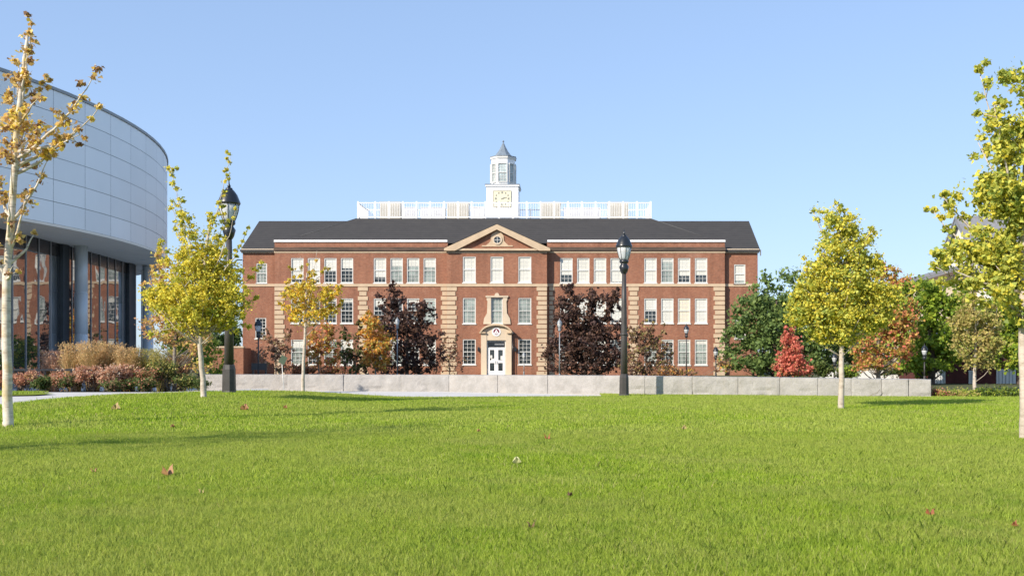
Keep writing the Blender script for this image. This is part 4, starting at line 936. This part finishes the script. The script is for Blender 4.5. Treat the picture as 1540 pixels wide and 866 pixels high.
tree('ornamental_tree', 'nearly bare brownish shrub right of the small black lamp by the left brick wing', 82, (415, 566), [(415, 552), (414, 535)], .05, [((415, 550), (402, 495), 0, .25, .5), ((415, 550), (438, 490), 0, .25, .5), ((415, 550), (418, 500), 0, .25, .5)], [(418, 535, 26, 26), (405, 515, 16, 18), (432, 520, 14, 20)], 'brown', 0.190, 1500, 'barkmid', None, 0.732, 0.527, 77, extra=[('pinkgrey', .3)])
tree('ornamental_tree', 'low reddish groundcover shrub below the left facade windows', 84, (470, 567), [(470, 560), (470, 552)], .04, [], [(440, 556, 26, 9), (480, 556, 30, 10), (515, 558, 24, 8)], 'hedgered', 0.202, 2200, 'barkmid', None, 0.622, 0.436, 78, extra=[('brown', .3)])
tree('ornamental_tree', 'nearly bare grey brown shrub in front of the stone quoins left of the entrance', 88, (676, 566), [(676, 550), (675, 530)], .05, [((676, 550), (668, 500), 0, .3, .5), ((676, 550), (686, 505), 0, .3, .5), ((676, 550), (662, 520), 0, .3, .5)], [(676, 530, 16, 28), (690, 550, 18, 12)], 'brown', 0.160, 900, 'barkdark', None, 0.667, 0.480, 80, extra=[('purple', .5)])
tree('ornamental_tree', 'low russet shrub below the right hand ground floor windows', 60, (1020, 567), [(1020, 560), (1020, 550)], .04, [], [(1003, 556, 22, 8), (1086, 552, 12, 12), (1025, 562, 24, 5)], 'brown', .13, 1300, 'barkmid', None, .4, .28, 79, extra=[('orange', .3)])
tree('broadleaf_tree', 'big dark green tree covering the right end of the brick building', 74, (1165, 566), [(1165, 540), (1165, 500), (1168, 450)], .22, [], [(1165, 422, 18, 16), (1195, 425, 22, 18), (1150, 445, 26, 24), (1190, 455, 34, 26), (1130, 470, 28, 26), (1165, 490, 40, 30), (1210, 490, 30, 32), (1115, 505, 28, 24), (1150, 525, 44, 26), (1110, 540, 26, 20), (1205, 530, 34, 28), (1175, 550, 60, 14), (1232, 530, 18, 24)], 'green', .25, 17000, 'barkdark', None, .8, .62, 81, twig=.15, shell=.5)
tree('broadleaf_tree', 'green tree behind the right bright yellow tree', 78, (1245, 566), [(1245, 540), (1245, 500)], .2, [], [(1240, 450, 30, 30), (1270, 480, 34, 34), (1235, 520, 34, 30), (1280, 525, 36, 28)], 'green', .26, 8000, 'barkdark', None, .9, .68, 82, twig=.15, shell=.5)
tree('maple_tree', 'small vivid red conical tree just beyond the granite wall', 56, (1191, 569), [(1191, 550), (1190, 520)], .07, [((1190, 540), (1182, 494), 0, .2)], [(1188, 502, 9, 9), (1188, 516, 15, 14), (1194, 530, 17, 15), (1180, 534, 12, 14), (1192, 550, 26, 15), (1208, 556, 12, 10), (1176, 556, 12, 10)], 'redpink', .13, 4200, 'barkmid', None, .38, .28, 83)
tree('maple_tree', 'taller orange and red autumn tree right of the bright yellow tree', 50, (1321, 570), [(1321, 545), (1320, 500), (1322, 450)], .12, [((1321, 500), (1345, 408), 0, .3, .8), ((1321, 500), (1328, 392), 0, .2, .8)], [(1338, 425, 20, 24), (1352, 415, 14, 14), (1366, 468, 18, 26), (1372, 500, 14, 14), (1345, 460, 24, 22), (1330, 485, 34, 24), (1356, 485, 20, 18), (1305, 515, 24, 22), (1340, 520, 34, 24), (1318, 545, 36, 14), (1362, 505, 12, 10), (1295, 535, 14, 14)], 'redgreen', .14, 10500, 'barkmid', None, .48, .36, 84, extra=[('redpink', .3), ('amber', .25), ('yellowgreen', .12)])
tree('broadleaf_tree', 'yellow green tree under the house roof', 54, (1400, 572), [(1402, 540), (1400, 500), (1395, 460)], .2, [], [(1382, 436, 30, 14), (1412, 448, 34, 18), (1375, 460, 24, 28), (1420, 475, 36, 28), (1395, 505, 44, 26), (1370, 540, 24, 18), (1425, 525, 34, 20), (1362, 428, 18, 10), (1390, 545, 44, 12), (1440, 500, 30, 30), (1445, 455, 24, 24)], 'yellowgreen', .19, 14500, 'barkdark', None, .62, .48, 85, twig=.2, shell=.4)
tree('pear_tree', 'narrow olive and tan tree with pale trunk near the right end of the granite wall', 41, (1466, 588), [(1466, 560), (1467, 520), (1466, 470), (1464, 440)], .075, [((1466, 500), (1460, 420), 0, .22), ((1466, 520), (1500, 465), 0, .22), ((1466, 520), (1432, 485), 0, .2)], [(1460, 438, 20, 18), (1465, 470, 30, 24), (1448, 490, 22, 22), (1488, 490, 24, 24), (1466, 520, 34, 24), (1495, 510, 20, 18), (1470, 545, 26, 10)], 'olive', .11, 9500, 'barkpale', None, .36, .26, 86, twig=.4)
tree('broadleaf_tree', 'green tree behind the right edge lime yellow tree', 54, (1535, 575), [(1535, 545), (1530, 500)], .18, [], [(1520, 450, 36, 30), (1545, 490, 40, 34), (1510, 500, 26, 24), (1525, 535, 40, 20), (1500, 465, 20, 20)], 'yellowgreen', .19, 9000, 'barkdark', None, .65, .5, 87, twig=.2, shell=.4)
for i, (x, y, r_, D, lb) in enumerate(((282, 500, 26, 118, 'distant green tree between the metal drum and the brick building'), (330, 505, 28, 122, 'distant tree seen just left of the brick building'), (1160, 470, 34, 122, 'distant green tree rising behind the right end of the brick building'),
                                      (1300, 480, 40, 115, 'distant green tree behind the orange autumn tree'), (1560, 500, 50, 100, 'distant green tree at the far right beyond the house'))):
    tree('broadleaf_tree', lb, D, (x, 560), [(x, 545), (x, y + 5)], .25, [], [(x, y, r_, r_ * .8), (x - r_ * .6, y + r_ * .7, r_ * .7, r_ * .6), (x + r_ * .6, y + r_ * .6, r_ * .8, r_ * .7), (x, y + r_ * 1.1, r_ * 1.1, r_ * .5)], 'green', .4, 5000, 'barkdark', None, 1.3, 1.0, 90 + i, twig=.1, shell=.5, z_base=-.5)

# shrubs in the bed at the left
def shrub(name, label, D, x, y, rx, ry, pal, n, size=.055, seed=1, extra=None, cat='shrub', group='shrubs in the bed before the glass wall', spacing=.2, blobs=None):
    r = random.Random(seed); X = XX(x, D); z0 = g(X, D)
    root = empty(name, (X, D, z0), label, cat, group); k_ = D / F; mb = MB()
    bl = blobs or [(x + r.uniform(-.45, .45) * rx, y + r.uniform(-.25, .35) * ry, rx * r.uniform(.4, .65), ry * r.uniform(.55, .8), r.uniform(-.25, .25)) for _ in range(6)]
    C_ = blob_clumps(bl, D, spacing, seed, 1.0, .3)
    for c in C_[::2]:
        q = Vector((X + r.uniform(-.2, .2), D + r.uniform(-.15, .15), z0 - .03)); cv = Vector(c); mb.tube([q, q.lerp(cv, .5) + Vector((0, 0, .08)), cv], [.010, .007, .003], 4)
    mb.build('stems', M['barkmid'], root)
    V, c = leaves(C_, np.full(len(C_), spacing * .8), max(3, n // len(C_)), size, pal, seed + 2)
    V[:, :, 2] = np.maximum(V[:, :, 2], z0 + .01)
    if extra:
        k2 = np.random.default_rng(seed).random(len(c)) < extra[1]; c = np.where(k2[:, None], leaves(C_, np.full(len(C_), .1), max(3, n // len(C_)), size, extra[0], seed + 2)[1], c)
    quads_mesh('foliage', V, M['leaf'], root, tuple(WLOC[root.name]), c); return root
def grassclump(label, D, x, ytop, wpx, n, seed, pal='tan'):
    r = np.random.default_rng(seed); X = XX(x, D); z0 = g(X, D); k_ = D / F; root = empty('feather_grass', (X, D, z0), label, 'ornamental grass', 'tan ornamental grasses before the glass wall')
    hh = ZZ(ytop, D) - z0; w_ = wpx * k_ / 2
    a = r.uniform(0, 2 * PI, n); rb = w_ * .45 * np.sqrt(r.random(n)); bx_, by_ = X + rb * np.cos(a), D + rb * np.sin(a) * .8
    h_ = hh * r.uniform(.6, 1.05, n); sp = r.uniform(.2, 1, n) * w_ * .8; a2 = a + r.normal(0, .5, n); ex_, ey_ = bx_ + sp * np.cos(a2), by_ + sp * np.sin(a2)
    wd = .006; px_, py_ = -np.sin(a2 + .8) * wd, np.cos(a2 + .8) * wd
    mx, my = bx_ + (ex_ - bx_) * .35, by_ + (ey_ - by_) * .35
    V = np.stack([np.stack([bx_ - px_, by_ - py_, np.full(n, z0)], 1), np.stack([bx_ + px_, by_ + py_, np.full(n, z0)], 1), np.stack([mx + px_, my + py_, z0 + h_ * .6], 1), np.stack([ex_, ey_, z0 + h_], 1), np.stack([mx - px_, my - py_, z0 + h_ * .6], 1)], 1)
    cols = np.array([c for c, w2 in PAL[pal]]); c = cols[r.integers(0, len(cols), n)] * (.75 + .5 * r.random((n, 1)))
    quads_mesh('blades', V, M['leaf'], root, tuple(WLOC[root.name]), c, 5)
    # seed plumes
    pick = r.random(n) < .5; pc = np.stack([ex_, ey_, z0 + h_], 1)[pick]
    V, c = leaves(pc, np.full(len(pc), .075), 7, .035, pal, seed + 1, 1.0); quads_mesh('seed_heads', V, M['leaf'], root, tuple(WLOC[root.name]), c)
SB = [('shrub', 'red leaved shrub at the left end of the bed just right of the pale trunk', 32.3, 38, 568, 20, 13, 'hedgered', 1900, 301, ('pinkgrey', .3)),
      ('shrub', 'dark green shrub low at the front left of the bed', 31.6, 64, 575, 16, 9, 'darkgreen', 1300, 302, None),
      ('shrub', 'small pinkish shrub left of the tan grasses', 32, 86, 568, 14, 11, 'hedgered', 1400, 303, ('pinkgrey', .5)),
      ('shrub', 'dark green low shrub in front of the black bench edge', 31.6, 106, 575, 13, 9, 'darkgreen', 1300, 304, ('brown', .3)),
      ('shrub', 'rusty pink shrub in the middle of the bed', 32, 134, 563, 22, 19, 'pinkgrey', 2400, 305, ('hedgered', .4)),
      ('shrub', 'pale pink leaved shrub right of the middle of the bed', 31.8, 164, 565, 20, 17, 'pinkgrey', 2300, 306, None),
      ('shrub', 'wide rusty red shrub under the tan grasses', 32.4, 196, 562, 24, 18, 'hedgered', 2700, 307, ('pinkgrey', .4)),
      ('shrub', 'russet shrub next to the green shrub on the right', 32.2, 224, 565, 18, 16, 'hedgered', 1900, 308, ('darkgreen', .35)),
      ('shrub', 'tall olive green shrub near the right end of the bed', 32.6, 250, 560, 22, 20, 'darkgreen', 2200, 309, ('olive', .4)),
      ('shrub', 'low grey green shrub beside the left yellow tree trunk', 32.0, 280, 573, 20, 10, 'darkgreen', 1700, 310, ('olive', .3)),
      ('shrub', 'dark low shrub in front under the pink shrubs', 31.2, 178, 578, 22, 7, 'darkgreen', 1500, 311, ('brown', .3)),
      ('shrub', 'dark low shrub in front under the russet shrubs', 31.2, 218, 578, 22, 7, 'darkgreen', 1500, 312, ('hedgered', .2)),
      ('shrub', 'reddish shrub cut off by the left edge of the photo', 32.2, 2, 570, 18, 13, 'hedgered', 1500, 313, None),
      ('shrub', 'small dark shrub at the very right tip of the bed by the lamp', 31.8, 306, 578, 13, 6, 'darkgreen', 900, 314, None)]
for nm, lb, D, x, y, rx, ry, pal, n, sd_, ext in SB: shrub(nm, lb, D, x, y, rx * 1.12, ry, pal, int(n * 1.5), .06, sd_, ext)
for i, (x, yt, wp, D, lb, pal) in enumerate(((80, 530, 34, 36, 'sparse reddish grass clump at the left of the tan grasses', 'pinkgrey'), (112, 520, 40, 35.5, 'tan feathery grass in front of the dark pilaster', 'tan'), (140, 517, 40, 35, 'tall tan feathery grass in front of the blue column', 'tan'), (166, 520, 38, 35.4, 'golden tan grass right of the blue column', 'tan'),
                                          (192, 526, 38, 35.2, 'tan grass behind the rusty shrubs', 'tan'), (218, 528, 40, 35.6, 'olive tan grass left of the far column', 'olive'), (246, 530, 40, 35.2, 'olive green grass in front of the far column', 'olive'), (270, 538, 36, 35, 'brown grass at the right end of the bed', 'brown'))):
    grassclump(lb, D, x, yt, wp, 900, 400 + i, pal)
for i, (x, rx, pal, lb) in enumerate(((1418, 18, 'hedgered', 'low russet juniper at the right end of the granite wall'), (1446, 22, 'olive', 'low olive juniper in front of the narrow olive tree'), (1476, 22, 'darkgreen', 'low dark green juniper at the foot of the pale trunk'), (1504, 20, 'darkgreen', 'low green juniper at the right end of the row'))):
    shrub('juniper_shrub', lb, 31.4, x, 592, rx * 1.2, 9, pal, 3600, .055, 500 + i, ('yellowgreen', .35), group='low junipers right of the granite wall')

for i, (x, rx, ry, pal_, lb) in enumerate(((1236, 16, 12, 'darkgreen', 'dark green shrub beyond the granite wall left of the right yellow tree trunk'), (1278, 18, 11, 'yellowgreen', 'bright green shrub just right of the right yellow tree trunk beyond the wall'), (1345, 22, 9, 'darkgreen', 'dark shrub beyond the granite wall under the orange autumn tree'), (1385, 16, 10, 'yellowgreen', 'green shrub beside the lamp near the right end of the granite wall'))):
    shrub('shrub', lb, 56, x, 556, rx, ry, pal_, 2200, .12, 540 + i, ('darkgreen', .3), group='shrubs beyond the right half of the granite wall', spacing=.35)
# bench edge and small green sign
X_ = XX(75, 33); bt = empty('garden_bench', (X_, 33.4, g(X_, 33.4)), 'black metal bench edge half hidden in the shrubs at the left', 'bench')
z_ = g(X_, 33.4); A, B = XX(22, 33.4), XX(118, 33.4); MB().box(A, B, 33.2, 33.65, ZZ(557.5, 33.4), ZZ(554.5, 33.4)).build('seat', M['black'], bt)
for xx in (A + .15, (A + B) / 2, B - .2): MB().box(xx, xx + .06, 33.25, 33.6, z_ - .02, ZZ(557.6, 33.4)).build('leg', M['black'], bt)
X_ = XX(427, 28.5); z_ = g(X_, 28.5); sg = empty('garden_sign', (X_, 28.5, z_), 'small tilted dark green square sign on a thin white stake left of the golden tree', 'sign')
MB().tube([(X_, 28.5, z_ - .05), P(424, 546, 28.5)], [.012, .012], 6).build('stake', M['white'], sg)
mb = MB(); c_ = P(426, 541, 28.5); a_ = R(-28); hs = .135
mb.prism([(c_.x + hs * (u * math.cos(a_) - v * math.sin(a_)) * (.85), c_.z + hs * (u * math.sin(a_) + v * math.cos(a_)) * .85) for u, v in ((-.8, -1), (.8, -1), (.8, 1), (-.8, 1))], 28.46, 28.475); mb.build('panel', basic('dark_green_sign_paint', (.05, .08, .045), .5, .1), sg)
# black board in front of the left wing, next to the small lamp
X_ = XX(390, 52); ns = empty('notice_board', (X_, 52, g(X_, 52)), 'low black horizontal board behind the granite wall at the foot of the small black lamp', 'sign')
MB().box(XX(378.5, 52), XX(401.5, 52), 51.95, 52.05, ZZ(556, 52), ZZ(546, 52)).build('board', M['black'], ns)
for xx in (380, 399): MB().box(XX(xx, 52) - .04, XX(xx, 52) + .04, 52.06, 52.14, g(X_, 52) - .05, ZZ(547, 52)).build('post', M['black'], ns)

# ------------------------------------------------------------------ house on the right
hs_ = empty('gabled_house', (XX(1443, 75), 75, -.5), 'white gabled house with grey shingle roof showing above the trees at the right', 'house')
HX = XX(1443, 75); HE = HX + 16; za = ZZ(325, 75); zev = 6.9
def hull(mb, pts, xa, xb):
    n = len(pts); mb.add([(xa, y, z) for y, z in pts] + [(xb, y, z) for y, z in pts], [tuple(range(n)), tuple(range(2 * n - 1, n - 1, -1))] + [(i, i + n, (i + 1) % n + n, (i + 1) % n) for i in range(n)]); return mb
M['clap'] = basic('white_clapboard', (.74, .73, .70), .6, .05, 2)
M['greyshingle'] = basic('grey_shingles', (.21, .21, .22), .85, .18, 3)
hull(MB(), [(69.4, -.5), (80.6, -.5), (80.6, zev), (75, za - .25), (69.4, zev)], HX + .1, HE).build('wall', M['clap'], hs_)
mb = MB()
slab(mb, [(HX - .35, 68.9, zev - .42), (HE + .3, 68.9, zev - .42), (HE + .3, 75, za), (HX - .35, 75, za)], .2); slab(mb, [(HX - .35, 75.001, za), (HE + .3, 75.001, za), (HE + .3, 81.1, zev - .42), (HX - .35, 81.1, zev - .42)], .2)
mb.build('roof', M['greyshingle'], hs_)
mb = MB(); 
for (ya, z1_, yb, z2_) in ((68.95, zev - .62, 75, za - .2), (75, za - .2, 81.05, zev - .62)):
    mb.add([(HX - .3, ya, z1_), (HX - .3, yb, z2_), (HX - .3, yb, z2_ - .35), (HX - .3, ya, z1_ - .35), (HX - .2, ya, z1_), (HX - .2, yb, z2_), (HX - .2, yb, z2_ - .35), (HX - .2, ya, z1_ - .35)], [(0, 1, 2, 3), (7, 6, 5, 4), (0, 4, 5, 1), (3, 2, 6, 7), (0, 3, 7, 4), (1, 5, 6, 2)])
mb.build('bargeboard', M['greypole'], hs_)
for zz in (7.2, 3.2):
    o = link('window', win_mesh('frame', 1.1, 1.7), hs_, (HX + .04, 75, zz)); o.rotation_euler = (0, 0, R(-90)); p = link('pane', win_mesh('pane_dark', 1.1, 1.7), o, (HX + .04, 75, zz))
# lean-to wing with brown eaves
lw = MB().box(HX - 3.4, HX + .1, 72, 80, -.5, ZZ(418, 74)).build('side_wing_wall', M['stonepale'], hs_)
mb = MB(); slab(mb, [(HX - 3.9, 71.4, ZZ(417, 74) - .15), (HX - .36, 71.4, ZZ(399, 74)), (HX - .36, 80.4, ZZ(399, 74)), (HX - 3.9, 80.4, ZZ(417, 74) - .15)], .25); mb.build('side_wing_roof', M['greyshingle'], hs_)
mb = MB(); slab(mb, [(HX - 3.85, 71.3, ZZ(417, 74) - .38), (HX - .4, 71.3, ZZ(399, 74) - .25), (HX - .4, 71.45, ZZ(399, 74) - .25), (HX - 3.85, 71.45, ZZ(417, 74) - .38)], .25); mb.build('eaves_board', basic('brown_wood', (.12, .08, .055), .7, .15), hs_)
# dark red outbuilding with white doors
ob = empty('outbuilding', (XX(1475, 58), 58, -.45), 'low dark red brick outbuilding with pale doors behind the junipers', 'building')
oz = 2.4; A, B = XX(1404, 58), XX(1620, 58)
MB().box(A, B, 58, 64, -.5, oz).build('wall', M['brickdark'], ob)
mb = MB(); slab(mb, [(A - .3, 57.4, oz + .12), (B + .3, 57.4, oz + .12), (B + .3, 64.5, oz + .9), (A - .3, 64.5, oz + .9)], .12); mb.build('roof', M['greyshingle'], ob)
for xa, xb, yt in ((1405, 1421, 556), (1456.5, 1463.5, 557), (1498, 1527, 555)):
    d_ = MB().box(XX(xa, 58), XX(xb, 58), 57.93, 58.0, -.45, ZZ(yt, 58)).build('door', M['clap'], ob)
    mb = MB(); x_ = XX(xa, 58) + .12
    while x_ < XX(xb, 58) - .05: mb.box(x_, x_ + .03, 57.91, 57.93, -.4, ZZ(yt, 58) - .05); x_ += .2
    mb.build('door_battens', M['greypole'], d_)
# pale garden wall far behind the granite wall
pw_ = empty('garden_wall', (XX(1310, 66), 66, -.45), 'pale low rendered wall glimpsed under the trees beyond the granite wall', 'wall')
MB().box(XX(1235, 66), XX(1400, 66), 66, 66.3, -.5, ZZ(556, 66)).build('render', M['clap'], pw_); MB().box(XX(1234, 66), XX(1401, 66), 65.95, 66.35, ZZ(556, 66), ZZ(554.5, 66)).build('coping', M['stonepale'], pw_)

# ------------------------------------------------------------------ fallen leaves on the lawn
def fallen(x, y, s, c, label, seed):
    D = H * F / (y - PY)
    for _ in range(6): D = (H - g(XX(x, D), D) - .03) * F / (y - PY)
    X = XX(x, D); z = g(X, D) + .04; r = random.Random(seed); L_ = 1.25 * s * D / F
    n = 12; vs = [(0, 0, 0)]; a0 = r.uniform(0, 6)
    for i in range(n):
        a = 2 * PI * i / n; rr_ = L_ * .5 * (1.0 if i % 2 == 0 else .62) * r.uniform(.85, 1.1); vs.append((rr_ * math.cos(a + a0), rr_ * math.sin(a + a0), L_ * .75 * (math.cos(a) ** 2) * r.uniform(.7, 1.2)))
    mb = MB(); mb.add([(X + a, D + b, z + c_) for a, b, c_ in vs], [(0, i + 1, (i + 1) % n + 1) for i in range(n)])
    o = mb.build('fallen_leaf', basic('dry_leaf', c, .7, .2, 40), None, (X, D, z)); tag(o, label, 'leaf', 'fallen leaves on the lawn')
    md = o.modifiers.new('thick', 'SOLIDIFY'); md.thickness = .002
BR = (.34, .18, .08); RD = (.27, .09, .04); TN = (.48, .36, .17)
for i, (x, y, s, c, lb) in enumerate(((252, 716, 17, BR, 'largest curled brown fallen leaf, at the left front of the lawn'), (368, 618, 11, BR, 'curled brown fallen leaf right of the left yellow tree trunk'), (174, 621, 10, TN, 'pale tan fallen leaf between the two left tree trunks'),
        (823, 661, 9, RD, 'dark red fallen leaf in the grass below the right purple tree'), (720, 650, 5, BR, 'tiny brown leaf in the grass below the entrance'), (777, 698, 13, (.45, .45, .22), 'pale yellow green fallen leaf near the middle of the lawn'), (141, 711, 8, BR, 'small tan brown leaf left of the largest fallen leaf'),
        (1399, 776, 12, RD, 'red fallen leaf at the right front of the lawn'), (1526, 793, 9, RD, 'reddish leaf near the right edge of the lawn foreground'), (799, 795, 12, (.16, .09, .05), 'dark brown leaf at the front centre of the lawn'), (857, 747, 7, (.16, .09, .05), 'small dark leaf halfway down the centre of the lawn'),
        (303, 743, 8, TN, 'tan leaf right below the largest fallen leaf'), (1029, 646, 7, TN, 'tan leaf in the grass right of the front centre lamp'), (260, 643, 6, BR, 'tiny brown leaf below the left yellow tree'), (429, 615, 6, BR, 'tiny brown leaf left of the golden tree trunk'))):
    fallen(x, y, s, c, lb, 700 + i)
